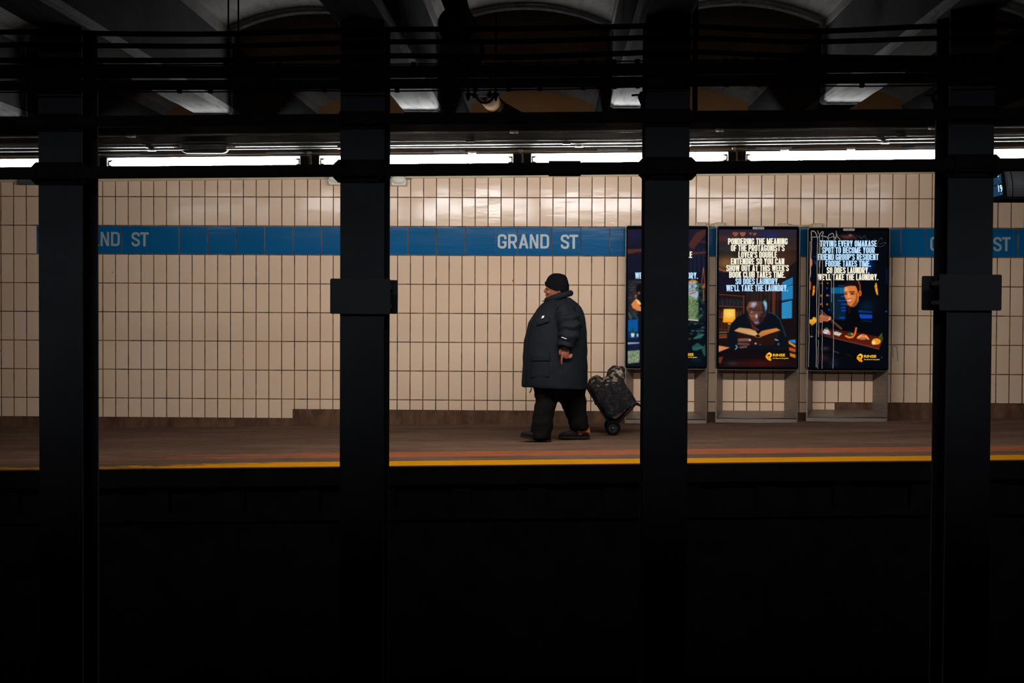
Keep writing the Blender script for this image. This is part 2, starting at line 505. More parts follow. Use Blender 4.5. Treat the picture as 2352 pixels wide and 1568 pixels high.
def dup(o, loc, label=None):
    """a copy of a thing together with its parts and sub-parts"""
    c = o.copy(); COL.objects.link(c); c.location = loc
    if label: c['label'] = label
    for ch in list(o.children):
        d = ch.copy(); COL.objects.link(d); d.parent = c
        for g in list(ch.children):
            e = g.copy(); COL.objects.link(e); e.parent = d
    return c


def remesh(mb, name, voxel, smooth_it=2):
    """one continuous skin over overlapping closed shapes"""
    me = mb.mesh(name)
    o = bpy.data.objects.new(name, me); COL.objects.link(o)
    m = o.modifiers.new('r', 'REMESH'); m.mode = 'VOXEL'; m.voxel_size = voxel
    if smooth_it:
        s = o.modifiers.new('s', 'SMOOTH'); s.iterations = smooth_it; s.factor = 0.5
    bpy.context.view_layer.update()
    dg = bpy.context.evaluated_depsgraph_get()
    out = bpy.data.meshes.new_from_object(o.evaluated_get(dg))
    out.name = name
    bpy.data.objects.remove(o); bpy.data.meshes.remove(me)
    out.shade_smooth()
    return out


def displace(me, fn):
    me.update()
    nv = len(me.vertices)
    co = np.empty(nv * 3); no = np.empty(nv * 3)
    me.vertices.foreach_get('co', co); me.vertices.foreach_get('normal', no)
    co = co.reshape(-1, 3); no = no.reshape(-1, 3)
    k = np.array([fn(Vector(c)) for c in co])
    me.vertices.foreach_set('co', (co + no * k[:, None]).ravel())
    me.update()


def shift(me, off):
    me.transform(Matrix.Translation(-off))
    me.update()


# ------------------------------------------------------------------ stroke lettering


def arc(cx, cy, r, a0, a1, n=5):
    return [(cx + r * math.cos(math.radians(a0 + (a1 - a0) * i / n)), cy + r * math.sin(math.radians(a0 + (a1 - a0) * i / n))) for i in range(n + 1)]


def thick(path, s, closed=False):
    pts = [Vector(p) for p in path]
    q = [pts[0]]
    for p in pts[1:]:
        if (p - q[-1]).length > 1e-5: q.append(p)
    pts = q
    L, R = [], []
    for i, p in enumerate(pts):
        d0 = (p - pts[i - 1]).normalized() if i else None
        d1 = (pts[i + 1] - p).normalized() if i < len(pts) - 1 else None
        if d0 is None: d0 = d1
        if d1 is None: d1 = d0
        t = (d0 + d1).normalized()
        nrm = Vector((-t.y, t.x))
        k = s / 2 / max(0.5, nrm.dot(Vector((-d0.y, d0.x))))
        L.append(p + nrm * k); R.append(p - nrm * k)
    return [[L[i], R[i], R[i + 1], L[i + 1]] for i in range(len(pts) - 1)]


def slant(x0, y0, x1, y1, sw):
    return [[Vector((x0 - sw / 2, y0)), Vector((x0 + sw / 2, y0)), Vector((x1 + sw / 2, y1)), Vector((x1 - sw / 2, y1))]]


def glyph(ch, w, s):
    """quads of one capital letter one unit high, and its width"""
    W = {'M': w * 1.32, 'W': w * 1.42, 'I': s, '.': s, "'": s * 0.8, 'E': w * 0.88, 'F': w * 0.86, 'L': w * 0.84, 'T': w * 0.94, 'A': w * 1.06, ' ': w * 0.45, 'Y': w * 1.04}.get(ch, w)
    l, r, b, t = s / 2, W - s / 2, s / 2, 1 - s / 2
    m = 0.5; k = min(0.17, (r - l) / 2)
    q = []
    if ch == 'A':
        d = s * 1.02
        q += slant(d / 2, 0, W / 2, 1, d) + slant(W - d / 2, 0, W / 2, 1, d) + thick([(W * 0.22, 0.29), (W * 0.78, 0.29)], s * 0.8)
    elif ch == 'B':
        q += thick([(l, 0), (l, 1)], s)
        q += thick([(l, t), (r - k, t)] + arc(r - k, t - k, k, 90, 0) + arc(r - k, m + k, k, 0, -90) + [(l, m)], s)
        q += thick([(l, m), (r - k, m)] + arc(r - k, m - k, k, 90, 0) + arc(r - k, b + k, k, 0, -90) + [(l, b)], s)
    elif ch in 'CGOQ':
        if ch == 'O':
            q += thick([(l, m)] + arc(l + k, t - k, k, 180, 90) + arc(r - k, t - k, k, 90, 0) + arc(r - k, b + k, k, 0, -90) + arc(l + k, b + k, k, 270, 180) + [(l, m)], s)
        else:
            q += thick([(r, 0.66)] + arc(r - k, t - k, k, 0, 90) + arc(l + k, t - k, k, 90, 180) + arc(l + k, b + k, k, 180, 270) + arc(r - k, b + k, k, 270, 360) + [(r, 0.34 if ch == 'C' else 0.44)], s)
            if ch == 'G': q += thick([(W * 0.52, 0.44), (W, 0.44)], s * 0.9)
    elif ch == 'D':
        q += thick([(l, 0), (l, 1)], s) + thick([(l, t), (r - k, t)] + arc(r - k, t - k, k, 90, 0) + arc(r - k, b + k, k, 0, -90) + [(l, b)], s)
    elif ch in 'EF':
        q += thick([(l, 0), (l, 1)], s) + thick([(l, t), (W, t)], s) + thick([(l, 0.51), (W * 0.92, 0.51)], s)
        if ch == 'E': q += thick([(l, b), (W, b)], s)
    elif ch == 'H':
        q += thick([(l, 0), (l, 1)], s) + thick([(r, 0), (r, 1)], s) + thick([(l, 0.51), (r, 0.51)], s)
    elif ch == 'I':
        q += thick([(l, 0), (l, 1)], s)
    elif ch == 'K':
        q += thick([(l, 0), (l, 1)], s) + slant(l + s * 0.35, 0.38, W - s * 0.55, 1, s * 1.05) + slant(W * 0.50, 0.58, W - s * 0.5, 0, s * 1.05)
    elif ch == 'L':
        q += thick([(l, 0), (l, 1)], s) + thick([(l, b), (W, b)], s)
    elif ch == 'M':
        q += thick([(l, 0), (l, 1)], s) + thick([(r, 0), (r, 1)], s) + slant(W / 2, 0.0, s * 0.6, 1, s * 0.9) + slant(W / 2, 0.0, W - s * 0.6, 1, s * 0.9)
    elif ch == 'N':
        q += thick([(l, 0), (l, 1)], s) + thick([(r, 0), (r, 1)], s) + slant(W - s * 0.6, 0, s * 0.6, 1, s * 1.0)
    elif ch in 'PR':
        mm = 0.44
        q += thick([(l, 0), (l, 1)], s) + thick([(l, t), (r - k, t)] + arc(r - k, t - k, k, 90, 0) + arc(r - k, mm + k, k, 0, -90) + [(l, mm)], s)
        if ch == 'R': q += slant(W - s * 0.5, 0, W * 0.52, 0.46, s * 1.02)
    elif ch == 'S':
        q += thick([(r, 0.70)] + arc(r - k, t - k, k, 0, 90) + arc(l + k, t - k, k, 90, 180) + [(l, 0.68), (l + (r - l) * 0.10, 0.60), (l + (r - l) * 0.5, 0.51), (r - (r - l) * 0.10, 0.41), (r, 0.33)] + arc(r - k, b + k, k, 0, -90) + arc(l + k, b + k, k, 270, 180) + [(l, 0.30)], s)
    elif ch == 'T':
        q += thick([(W / 2, 0), (W / 2, 1)], s) + thick([(0, t), (W, t)], s)
    elif ch == 'U':
        q += thick([(l, 1)] + arc(l + k, b + k, k, 180, 270) + arc(r - k, b + k, k, 270, 360) + [(r, 1)], s)
    elif ch == 'V':
        q += slant(W / 2, 0, s / 2, 1, s) + slant(W / 2, 0, W - s / 2, 1, s)
    elif ch == 'W':
        a = s * 0.9
        q += slant(W * 0.27, 0, a / 2, 1, a) + slant(W * 0.27, 0, W / 2, 1, a) + slant(W * 0.73, 0, W / 2, 1, a) + slant(W * 0.73, 0, W - a / 2, 1, a)
    elif ch == 'Y':
        q += thick([(W / 2, 0), (W / 2, 0.42)], s) + slant(W / 2, 0.38, s * 0.55, 1, s * 1.05) + slant(W / 2, 0.38, W - s * 0.55, 1, s * 1.05)
    elif ch == '.':
        q += thick([(l, 0), (l, s * 0.95)], s)
    elif ch == "'":
        q += slant(W * 0.35, 0.68, W * 0.5, 1, W)
    return q, W


def text_quads(txt, w=0.40, s=0.165, gap=0.045):
    x = 0; out = []
    for ch in txt:
        q, W = glyph(ch, w, s)
        out += [[Vector((p.x + x, p.y)) for p in quad] for quad in q]
        x += W + gap
    return out, x - gap


def put_text(mb, txt, x0, x1, y0, y1, fn, **kw):
    """txt fitted between pixel columns x0..x1 and rows y0 (top)..y1 (foot); fn maps a pixel to a point"""
    q, W = text_quads(txt, **kw)
    for i, quad in enumerate(q):
        o = Vector((0, -0.00012 * (i % 12), 0))
        mb.add([fn(x0 + (x1 - x0) * p.x / W, y1 + (y0 - y1) * p.y) + o for p in quad], [tuple(range(len(quad)))])


def font_mesh(mb, txt, x0, x1, y0, y1, fn, bold=0.0):
    """small type set in the built-in face, fitted to a pixel box"""
    cu = bpy.data.curves.new('type', 'FONT'); cu.body = txt; cu.offset = bold; cu.resolution_u = 3; cu.fill_mode = 'FRONT'
    o = bpy.data.objects.new('type', cu); COL.objects.link(o)
    bpy.context.view_layer.update()
    me = bpy.data.meshes.new_from_object(o.evaluated_get(bpy.context.evaluated_depsgraph_get()))
    xs = [v.co.x for v in me.vertices]; ys = [v.co.y for v in me.vertices]
    a, b, c, d = min(xs), max(xs), min(ys), max(ys)
    mb.add([fn(x0 + (x1 - x0) * (v.co.x - a) / (b - a), y1 + (y0 - y1) * (v.co.y - c) / (d - c)) for v in me.vertices],
           [tuple(p.vertices) for p in me.polygons])
    bpy.data.objects.remove(o); bpy.data.curves.remove(cu); bpy.data.meshes.remove(me)


# ------------------------------------------------------------------ pictures shown by the screens


class Canvas:
    def __init__(self, x0, y0, x1, y1, k=1.0):
        self.b = (x0, y0, x1, y1)
        self.W = int(round((x1 - x0) * k)); self.H = int(round((y1 - y0) * k))
        gx = np.linspace(x0, x1, self.W); gy = np.linspace(y0, y1, self.H)
        self.X, self.Y = np.meshgrid(gx, gy)
        self.a = np.zeros((self.H, self.W, 3))
        self.zo = (0, 0, 1)

    def zoom(self, ox, oy, s):
        self.zo = (ox, oy, s); return self

    def z(self, p):
        return (self.zo[0] + p[0] / self.zo[2], self.zo[1] + p[1] / self.zo[2])

    def fill(self, col):
        self.a[:] = col

    def blend(self, m, col):
        self.a += (np.array(col, float) - self.a) * m[..., None]

    def win(self, xa_, xb_, ya_, yb_):
        x0, y0, x1, y1 = self.b
        i0 = max(0, int((xa_ - x0) / (x1 - x0) * (self.W - 1)) - 1); i1 = min(self.W, int((xb_ - x0) / (x1 - x0) * (self.W - 1)) + 3)
        j0 = max(0, int((ya_ - y0) / (y1 - y0) * (self.H - 1)) - 1); j1 = min(self.H, int((yb_ - y0) / (y1 - y0) * (self.H - 1)) + 3)
        return None if i0 >= i1 or j0 >= j1 else (slice(j0, j1), slice(i0, i1))

    def poly(self, pts, col, alpha=1.0, col2=None):
        P = [self.z(p) for p in pts]
        w = self.win(min(q[0] for q in P) - 1, max(q[0] for q in P) + 1, min(q[1] for q in P) - 1, max(q[1] for q in P) + 1)
        if w is None: return
        GX, GY, A = self.X[w], self.Y[w], self.a[w]
        acc = np.zeros_like(GX)
        for dx in (-0.33, 0, 0.33):
            for dy in (-0.33, 0, 0.33):
                X = GX + dx; Y = GY + dy
                ins = np.zeros(X.shape, bool)
                for i in range(len(P)):
                    (xa_, ya_), (xb_, yb_) = P[i], P[(i + 1) % len(P)]
                    if ya_ == yb_: continue
                    c = ((ya_ > Y) != (yb_ > Y)) & (X < (xb_ - xa_) * (Y - ya_) / (yb_ - ya_) + xa_)
                    ins ^= c
                acc += ins
        m = acc / 9.0 * alpha
        if col2 is None: A += (np.array(col, float) - A) * m[..., None]
        else:
            ys = [p[1] for p in P]
            t = np.clip((GY - min(ys)) / (max(ys) - min(ys)), 0, 1)[..., None]
            c = np.array(col, float) * (1 - t) + np.array(col2, float) * t
            A += (c - A) * m[..., None]

    def ell(self, c, rx, ry, col, alpha=1.0, hole=None):
        cx, cy = self.z(c); s = self.zo[2]
        w = self.win(cx - rx / s - 2, cx + rx / s + 2, cy - ry / s - 2, cy + ry / s + 2)
        if w is None: return
        d = np.sqrt(((self.X[w] - cx) / (rx / s)) ** 2 + ((self.Y[w] - cy) / (ry / s)) ** 2); A = self.a[w]
        e = max(1.0, min(rx, ry) / s)
        m = np.clip((1 - d) * e + 0.5, 0, 1)
        if hole: m *= np.clip((d - hole) * e + 0.5, 0, 1)
        A += (np.array(col, float) - A) * (m * alpha)[..., None]

    def glow(self, c, rx, ry, col, alpha=1.0):
        cx, cy = self.z(c); s = self.zo[2]
        d2 = ((self.X - cx) / (rx / s)) ** 2 + ((self.Y - cy) / (ry / s)) ** 2
        self.blend(np.exp(-d2) * alpha, col)

    def line(self, pts, w, col, alpha=1.0):
        s = self.zo[2]; P = [self.z(p) for p in pts]
        g = w / s + 2
        wn = self.win(min(q[0] for q in P) - g, max(q[0] for q in P) + g, min(q[1] for q in P) - g, max(q[1] for q in P) + g)
        if wn is None: return
        GX, GY, A = self.X[wn], self.Y[wn], self.a[wn]
        m = np.zeros_like(GX)
        for (xa_, ya_), (xb_, yb_) in zip(P[:-1], P[1:]):
            dx, dy = xb_ - xa_, yb_ - ya_
            t = np.clip(((GX - xa_) * dx + (GY - ya_) * dy) / (dx * dx + dy * dy + 1e-9), 0, 1)
            d = np.hypot(GX - xa_ - t * dx, GY - ya_ - t * dy)
            m = np.maximum(m, np.clip(w / s / 2 - d + 0.5, 0, 1))
        A += (np.array(col, float) - A) * (m * alpha)[..., None]

    def speckle(self, pts, col, amount, seed):
        rng = np.random.default_rng(seed)
        keep = self.a.copy()
        self.poly(pts, col)
        m = (rng.random(self.X.shape) < amount)[..., None]
        self.a = np.where(m, self.a, keep)

    def blur(self, k=0.5):
        p = np.pad(self.a, ((1, 1), (1, 1), (0, 0)), 'edge')
        h = (p[:-2] + p[2:]) * k / 2 + p[1:-1] * (1 - k)
        self.a = (h[:, :-2] + h[:, 2:]) * k / 2 + h[:, 1:-1] * (1 - k)

    def build(self, name, plane_y, parent, mat):
        self.blur()
        x0, y0, x1, y1 = self.b
        c = np.array([at(x0, y0, plane_y), at(x1, y0, plane_y), at(x0, y1, plane_y), at(x1, y1, plane_y)])
        u = np.linspace(0, 1, self.W)[None, :, None]; v = np.linspace(0, 1, self.H)[:, None, None]
        P = (c[0] * (1 - u) + c[1] * u) * (1 - v) + (c[2] * (1 - u) + c[3] * u) * v
        P = P.reshape(-1, 3) - np.array(parent.location)
        idx = np.arange(self.W * self.H).reshape(self.H, self.W)
        f = np.stack([idx[1:, :-1], idx[1:, 1:], idx[:-1, 1:], idx[:-1, :-1]], -1).reshape(-1, 4)
        me = bpy.data.meshes.new(name)
        me.from_pydata(P.tolist(), [], f.tolist())
        s = np.clip(self.a, 0, 255) / 255.0
        li = np.where(s <= 0.04045, s / 12.92, ((s + 0.055) / 1.055) ** 2.4).reshape(-1, 3)
        at_ = me.color_attributes.new('picture', 'FLOAT_COLOR', 'POINT')
        at_.data.foreach_set('color', np.concatenate([li, np.ones((len(li), 1))], 1).astype(np.float32).ravel())
        me.update()
        return link(name, me, mat, parent)


def screen_mat():
    t = NT('lit_display_picture')
    a = t.n('ShaderNodeAttribute'); a.attribute_name = 'picture'
    e = t.n('ShaderNodeEmission'); t.l(a.outputs['Color'], e.inputs[0]); t.l(e.outputs[0], t.out.inputs['Surface']); m = t.m
    m.cycles.emission_sampling = 'NONE'
    return m


M['screen'] = screen_mat()


def glow_mat(name, c, k=1.0):
    t = NT(name)
    e = t.n('ShaderNodeEmission'); e.inputs[0].default_value = c; e.inputs[1].default_value = k
    t.l(e.outputs[0], t.out.inputs['Surface']); m = t.m
    m.cycles.emission_sampling = 'NONE'
    return m


M['cream_type'] = glow_mat('lit_cream_lettering', rgb(246, 240, 216))
M['blue_type'] = glow_mat('lit_pale_blue_lettering', rgb(186, 224, 252))
M['orange_type'] = glow_mat('lit_orange_logo', rgb(245, 150, 24))
M['yellow_type'] = glow_mat('lit_yellow_logo', rgb(250, 190, 40))
M['clock_face'] = glow_mat('lit_blue_clock_screen', rgb(30, 58, 84))
M['clock_digit'] = glow_mat('lit_white_clock_digits', rgb(205, 238, 255), 1.2)
M['clock_small'] = glow_mat('lit_small_clock_words', rgb(60, 130, 175))
# ================================================================== THE SETTING
def gbox(mb, x0, x1, y0, y1, z0, z1):
    """box between heights measured from the platform surface, following the grade"""
    return mb.box(x0, x1, y0, y1, ZF0 + z0, ZF0 + z1, GRADE)


YE = floor_pt(1100, 1057.5).y            # back of the yellow edge
m = MB(); gbox(m, XL, XR, DE + 0.005, YW + 0.3, -0.12, 0.0)
struct(m.build('floor', 'floor'))
m = MB(); gbox(m, XL, XR, DE - 0.004, YE, -0.006, 0.003)
struct(m.build('trim_1', 'yellow'))
m = MB(); gbox(m, XL, XR, DE, DE + 0.3, -0.14, -0.006)
gbox(m, XL, XR, DE + 0.26, DE + 0.7, -1.7, -0.14)
gbox(m, XL, XR, DE + 0.14, DE + 0.27, -0.42, -0.36)
k = 0
x = XL
while x < XR:
    gbox(m, x, x + 0.145, DE + 0.18, DE + 0.27, -0.36, -0.14); x += 0.573
struct(m.build('wall_platform', 'under'))
m = MB(); gbox(m, XL, XR, 3.4, DE + 0.3, -1.9, -1.65)
struct(m.build('floor_track', 'bed'))

xs1, xs2 = at(672, 940, YW).x, at(1917, 930, YW).x
z6 = ZB - 6 * TH
tl, tr_ = at(250, 416.5, YW), at(2110, 399.5, YW)
gt = (tr_.z - tl.z) / (tr_.x - tl.x)


def ztop(x): return tl.z + gt * (x - tl.x)


m = MB()
for a, b, zb_ in ((XL, xs1, z6 - 0.66 * TH), (xs1, xs2, z6 - 0.345 * TH), (xs2, XR, z6)):
    m.hexa([(a, YW, zb_), (b, YW, zb_), (b, YW + 0.03, zb_), (a, YW + 0.03, zb_),
            (a, YW, ztop(a)), (b, YW, ztop(b)), (b, YW + 0.03, ztop(b)), (a, YW + 0.03, ztop(a))])
struct(m.build('wall_back', 'tile'))
m = MB()
m.hexa([(XL, YW + 0.008, zf(XL) - 0.1), (XR, YW + 0.008, zf(XR) - 0.1), (XR, YW + 0.06, zf(XR) - 0.1), (XL, YW + 0.06, zf(XL) - 0.1),
        (XL, YW + 0.008, z6 + 0.1), (XR, YW + 0.008, z6 + 0.1), (XR, YW + 0.06, z6 + 0.1), (XL, YW + 0.06, z6 + 0.1)])
struct(m.build('baseboard_back', 'base'))
m = MB(); m.box(XL, XR, YW + 0.04, YW + 0.25, -1.6, 3.0)
struct(m.build('wall_rear', 'plaster'))
m = MB()
m.hexa([(XL, YW - 0.03, ztop(XL)), (XR, YW - 0.03, ztop(XR)), (XR, YW + 0.05, ztop(XR)), (XL, YW + 0.05, ztop(XL)),
        (XL, YW - 0.03, ztop(XL) + 0.055), (XR, YW - 0.03, ztop(XR) + 0.055), (XR, YW + 0.05, ztop(XR) + 0.055), (XL, YW + 0.05, ztop(XL) + 0.055)])
struct(m.build('trim_2', 'cream'))

# ---- blue band and its three name panels
bz0, bz1 = ZB - TH + 0.006, ZB - 0.006
segs = [(at(85, 550, YW).x, at(147, 550, YW).x), (at(348, 550, YW).x, at(1133, 550, YW).x),
        (at(1334, 550, YW).x, at(2126.5, 550, YW).x), (at(2328, 550, YW).x, XR)]
for i, (a, b) in enumerate(segs):
    m = MB(); m.box(a, b, YW - 0.005, YW + 0.02, bz0, bz1)
    struct(m.build('trim_%d' % (3 + i), 'blue'))
for off, lab in ((-986, 'blue tile panel lettered GRAND ST, its start hidden behind the leftmost column'),
                 (0, 'blue tile panel lettered GRAND ST in full, above and left of the walking person'),
                 (993.5, 'blue tile panel lettered GRAND ST, split by the rightmost column')):
    c = at(1233 + off, 550, YW)
    t = thing('station_name_panel', (c.x, YW, bz0), lab, 'sign', 'GRAND ST name panels in the blue tile band')
    m = MB(); m.box(at(1133 + off, 550, YW).x, at(1334 + off, 550, YW).x, YW - 0.003, YW + 0.015, bz0, bz1); m.build('tile_joints', 'base', t)
    for a, b in ((1133, 1188), (1188, 1267), (1267, 1334)):
        m = MB(); m.box(at(a + off + 1.0, 550, YW).x, at(b + off - 1.0, 550, YW).x, YW - 0.006, YW + 0.02, bz0, bz1)
        m.build('tile', 'blue_plain', t)
    m = MB()
    dy = 0.0056 * off
    fn = lambda px, py, o=off, d=dy: at(px + o, py + d, YW - 0.0085)
    for ch, l0, l1 in (('G', 1143.2, 1163.4), ('R', 1167.2, 1187.6), ('A', 1191.4, 1214.0), ('N', 1216.8, 1236.6), ('D', 1241.0, 1261.2)):
        put_text(m, ch, l0, l1, 537.8, 570.5, fn, w=0.62, s=0.162)
    m.build('lettering', 'letters', t); m = MB()
    put_text(m, 'S', 1288.0, 1307.5, 538.6, 571.3, fn, w=0.60, s=0.162); put_text(m, 'T', 1307.8, 1327.8, 538.8, 571.1, fn, w=0.62, s=0.162)
    m.build('lettering', 'letters', t)

# ---- columns, beams, vaults
ctr = [138.5, 831.0, 1530.5, 2227.5]
CXS = [at(p, 709, D1).x for p in ctr]
SP = (CXS[3] - CXS[0]) / 3
ZBM = 1.46                      # underside of the beams at x = 0
CW, CD = 0.222, 0.272
m = MB()
zc0, zc1 = -1.66 + ZF0, ZBM + 0.02
m.box(-CW / 2, CW / 2, 0, 0.020, zc0, zc1)
m.box(-CW / 2, CW / 2, CD - 0.020, CD, zc0, zc1)
m.box(-0.009, 0.009, 0.018, CD - 0.018, zc0, zc1)
col0 = m.build('steel_column', 'column', None, False, 0.004)
tag(col0, 'dark steel column beside the left end of the blue tile band, first in the row', 'column', 'steel columns between the tracks')
col0.location = (CXS[0], D1, GRADE * CXS[0])
for i, lab in ((1, 'dark steel column carrying a sign plate, between the left name panel and the walking person'),
               (2, 'dark steel column standing in front of the partly hidden lit display'),
               (3, 'dark steel column carrying a sign plate, beside the hanging countdown clock')):
    dup(col0, (CXS[i], D1, GRADE * CXS[i]), lab)

BW, BH = 0.28, 0.60
rnd = random.Random(3)
beam0 = thing('ceiling_beam', (0, 0, 0), 'pale concrete ceiling beam entering at the far left edge', 'beam', 'concrete ceiling beams')
jj = lambda s: (rnd.random() - 0.5) * s
n = 44; e = 0.016; rings = []
for i in range(n + 1):
    y = 4.6 + (YW + 0.1 - 4.6) * i / n
    rings.append([Vector(p) for p in ((-BW / 2 + e + jj(.012), y, 0), (BW / 2 - e + jj(.012), y, 0), (BW / 2, y, e + jj(.014)), (BW / 2, y, 0.05), (-BW / 2, y, 0.05), (-BW / 2, y, e + jj(.014)))])
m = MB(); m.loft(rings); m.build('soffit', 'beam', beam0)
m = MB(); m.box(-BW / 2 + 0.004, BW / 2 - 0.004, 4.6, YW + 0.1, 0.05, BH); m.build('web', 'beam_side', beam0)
names = ['pale concrete ceiling beam entering at the far left edge', 'pale concrete ceiling beam over the leftmost column',
         'pale concrete ceiling beam over the column left of the walking person', 'pale concrete ceiling beam over the column that hides a lit display',
         'pale concrete ceiling beam over the rightmost column', 'pale concrete ceiling beam entering at the far right edge']
for i in range(6):
    bx = CXS[0] + SP * (i - 1)
    if i == 0: beam0.location = (bx, 0, ZBM + GRADE * bx)
    else: dup(beam0, (bx, 0, ZBM + GRADE * bx), names[i])
m = MB()
for i in range(-3, 7):
    a = CXS[0] + SP * (i - 1) + BW / 2; b = a + SP - BW
    zs = ZBM + 0.58 + GRADE * (a + b) / 2; rise = 0.15; seg = 24
    pr = []
    for j in range(seg + 1):
        t = j / seg
        pr.append((a - 0.02 + (b - a + 0.04) * t, zs + rise * (1 - (2 * t - 1) ** 2)))
    vs = [(x, y, z) for y in (4.6, YW + 0.2) for x, z in pr] + [(x, y, z + 0.2) for y in (4.6, YW + 0.2) for x, z in pr]
    k = seg + 1
    fs = [(j, j + 1, k + j + 1, k + j) for j in range(seg)] + [(2 * k + j, 3 * k + j, 3 * k + j + 1, 2 * k + j + 1) for j in range(seg)]
    m.add(vs, fs)
    # filling above each beam
    m.box(b - 0.01, b + BW + 0.01, 4.6, YW + 0.2, zs - 0.04, zs + 0.3)
struct(m.build('ceiling', 'vault'))

# ---- sign plates on two of the columns (seen from behind)
plate = None
for i, (x0, x1, y0, y1, lab) in enumerate(((759, 897, 640, 720.5, 'pair of dark sign plates round the column between the left name panel and the person'),
                                           (2157, 2299.5, 630.5, 712.5, 'pair of dark sign plates round the rightmost column'))):
    a, b = at(x0, y1, D1 - 0.03), at(x1, y0, D1 - 0.03)
    t = thing('column_sign', (CXS[(1, 3)[i]], D1, a.z), lab, 'sign', 'sign plates clamped to the columns')
    for yy in (D1 - 0.042, D1 + CD + 0.03):
        m = MB(); r = 0.008; w, h = b.x - a.x, b.z - a.z
        pts = []
        for cx_, cz_, a0 in ((a.x + r, a.z + r, 180), (b.x - r, a.z + r, 270), (b.x - r, b.z - r, 0), (a.x + r, b.z - r, 90)):
            pts += [(p[0], p[1]) for p in arc(cx_, cz_, r, a0, a0 + 90, 4)]
        m.loft([[Vector((p[0], yy, p[1])) for p in pts], [Vector((p[0], yy + 0.012, p[1])) for p in pts]])
        m.build('sign_plate', 'sign_back', t)
    for zz in (a.z + 0.03, b.z - 0.05):
        for xx in (t.location.x - CW / 2 - 0.013, t.location.x + CW / 2 + 0.003):
            m = MB(); m.box(xx, xx + 0.010, D1 - 0.031, D1 + CD + 0.031, zz, zz + 0.02)
            m.build('clamp_strap', 'sign_back', t)


# ---- pipes, ducts and cables along the column row
def run(name, pts, Y, rpx, mat, lab, cat, group=None, seg=12, extend=1.9):
    """a pipe or cable through pixel points of the plane y = Y"""
    P = [at(px, py, Y) for px, py in pts]
    d0 = (P[0] - P[1]).normalized(); d1 = (P[-1] - P[-2]).normalized()
    P = [P[0] + d0 * extend] + P + [P[-1] + d1 * extend]
    m = MB(); m.tube(P, rpx * Y / F_PX, seg)
    o = m.build(name, mat, None, True)
    return tag(o, lab, cat, group)


YP = D1 - 0.045
lower = thing('heavy_pipe', (0, YP, at(1268, 388, YP).z), 'thick black pipe clamped across the columns just below the lit tubes', 'pipe', 'black pipes across the columns')
m = MB(); A, B = at(0, 398, YP), at(2352, 378.5, YP); d = (B - A)
m.tube([A - d * 0.3, B + d * 0.3], 14.5 * YP / F_PX, 20)
m.build('pipe', 'black_pipe', lower, True)
for px, y0, y1 in ((1275, 371, 404),):
    p = at(px + 22, 387, YP); m = MB(); m.tube([p - Vector((0.08, 0, -0.0006)), p + Vector((0.08, 0, 0.0006))], 18 * YP / F_PX, 20)
    m.build('coupling', 'black_pipe', lower, True)
for cxx in CXS:
    zc = A.z + (B.z - A.z) * (cxx - A.x) / (B.x - A.x)
    m = MB(); w, h, c = 0.145, 0.058, 0.025
    pr = [(-w, -h + c), (-w + c, -h), (w - c, -h), (w, -h + c), (w, h - c), (w - c, h), (-w + c, h), (-w, h - c)]
    m.loft([[Vector((cxx + a, D1 - 0.012, zc + b)) for a, b in pr], [Vector((cxx + a, D1 - 0.001, zc + b)) for a, b in pr]])
    m.build('clamp_plate', 'black_pipe', lower)
    for s in (-1, 1):
        m = MB(); m.tube([(cxx + s * 0.10, D1 - 0.005, zc - 0.045), (cxx + s * 0.10, YP - 0.03, zc - 0.04), (cxx + s * 0.10, YP - 0.042, zc), (cxx + s * 0.10, YP - 0.03, zc + 0.04), (cxx + s * 0.10, D1 - 0.005, zc + 0.045)], 0.007, 8)
        m.build('strap', 'black_pipe', lower, True)

upper = thing('conduit_pipe', (0, YP, at(1268, 270, YP).z), 'black pipe across the columns just under the strip of bright beam undersides', 'pipe', 'black pipes across the columns')
m = MB(); A2, B2 = at(0, 280.5, YP), at(2352, 261, YP); d = (B2 - A2)
m.tube([A2 - d * 0.3, B2 + d * 0.3], 12.8 * YP / F_PX, 20)
m.build('pipe', 'black_pipe', upper, True)
for cxx in CXS:
    zc = A2.z + (B2.z - A2.z) * (cxx - A2.x) / (B2.x - A2.x)
    m = MB(); m.box(cxx - 0.115, cxx + 0.115, D1 - 0.012, D1 - 0.001, zc - 0.045, zc + 0.045)
    m.build('clamp_plate', 'black_pipe', upper)
for px in (1478, 2150):                       # short upright fittings with a side arm
    p = at(px, 262, YP); q = at(px - 8, 222, YP)
    m = MB()
    m.tube([p, at(px - 1, 240, YP), q, at(px - 5, 216, YP), at(px + 8, 210, YP)], 5.5 * YP / F_PX, 10)
    m.tube([at(px - 27, 219, YP), at(px + 2, 217, YP)], 2.4 * YP / F_PX, 8)
    m.build('side_fitting', 'black_pipe', upper, True)

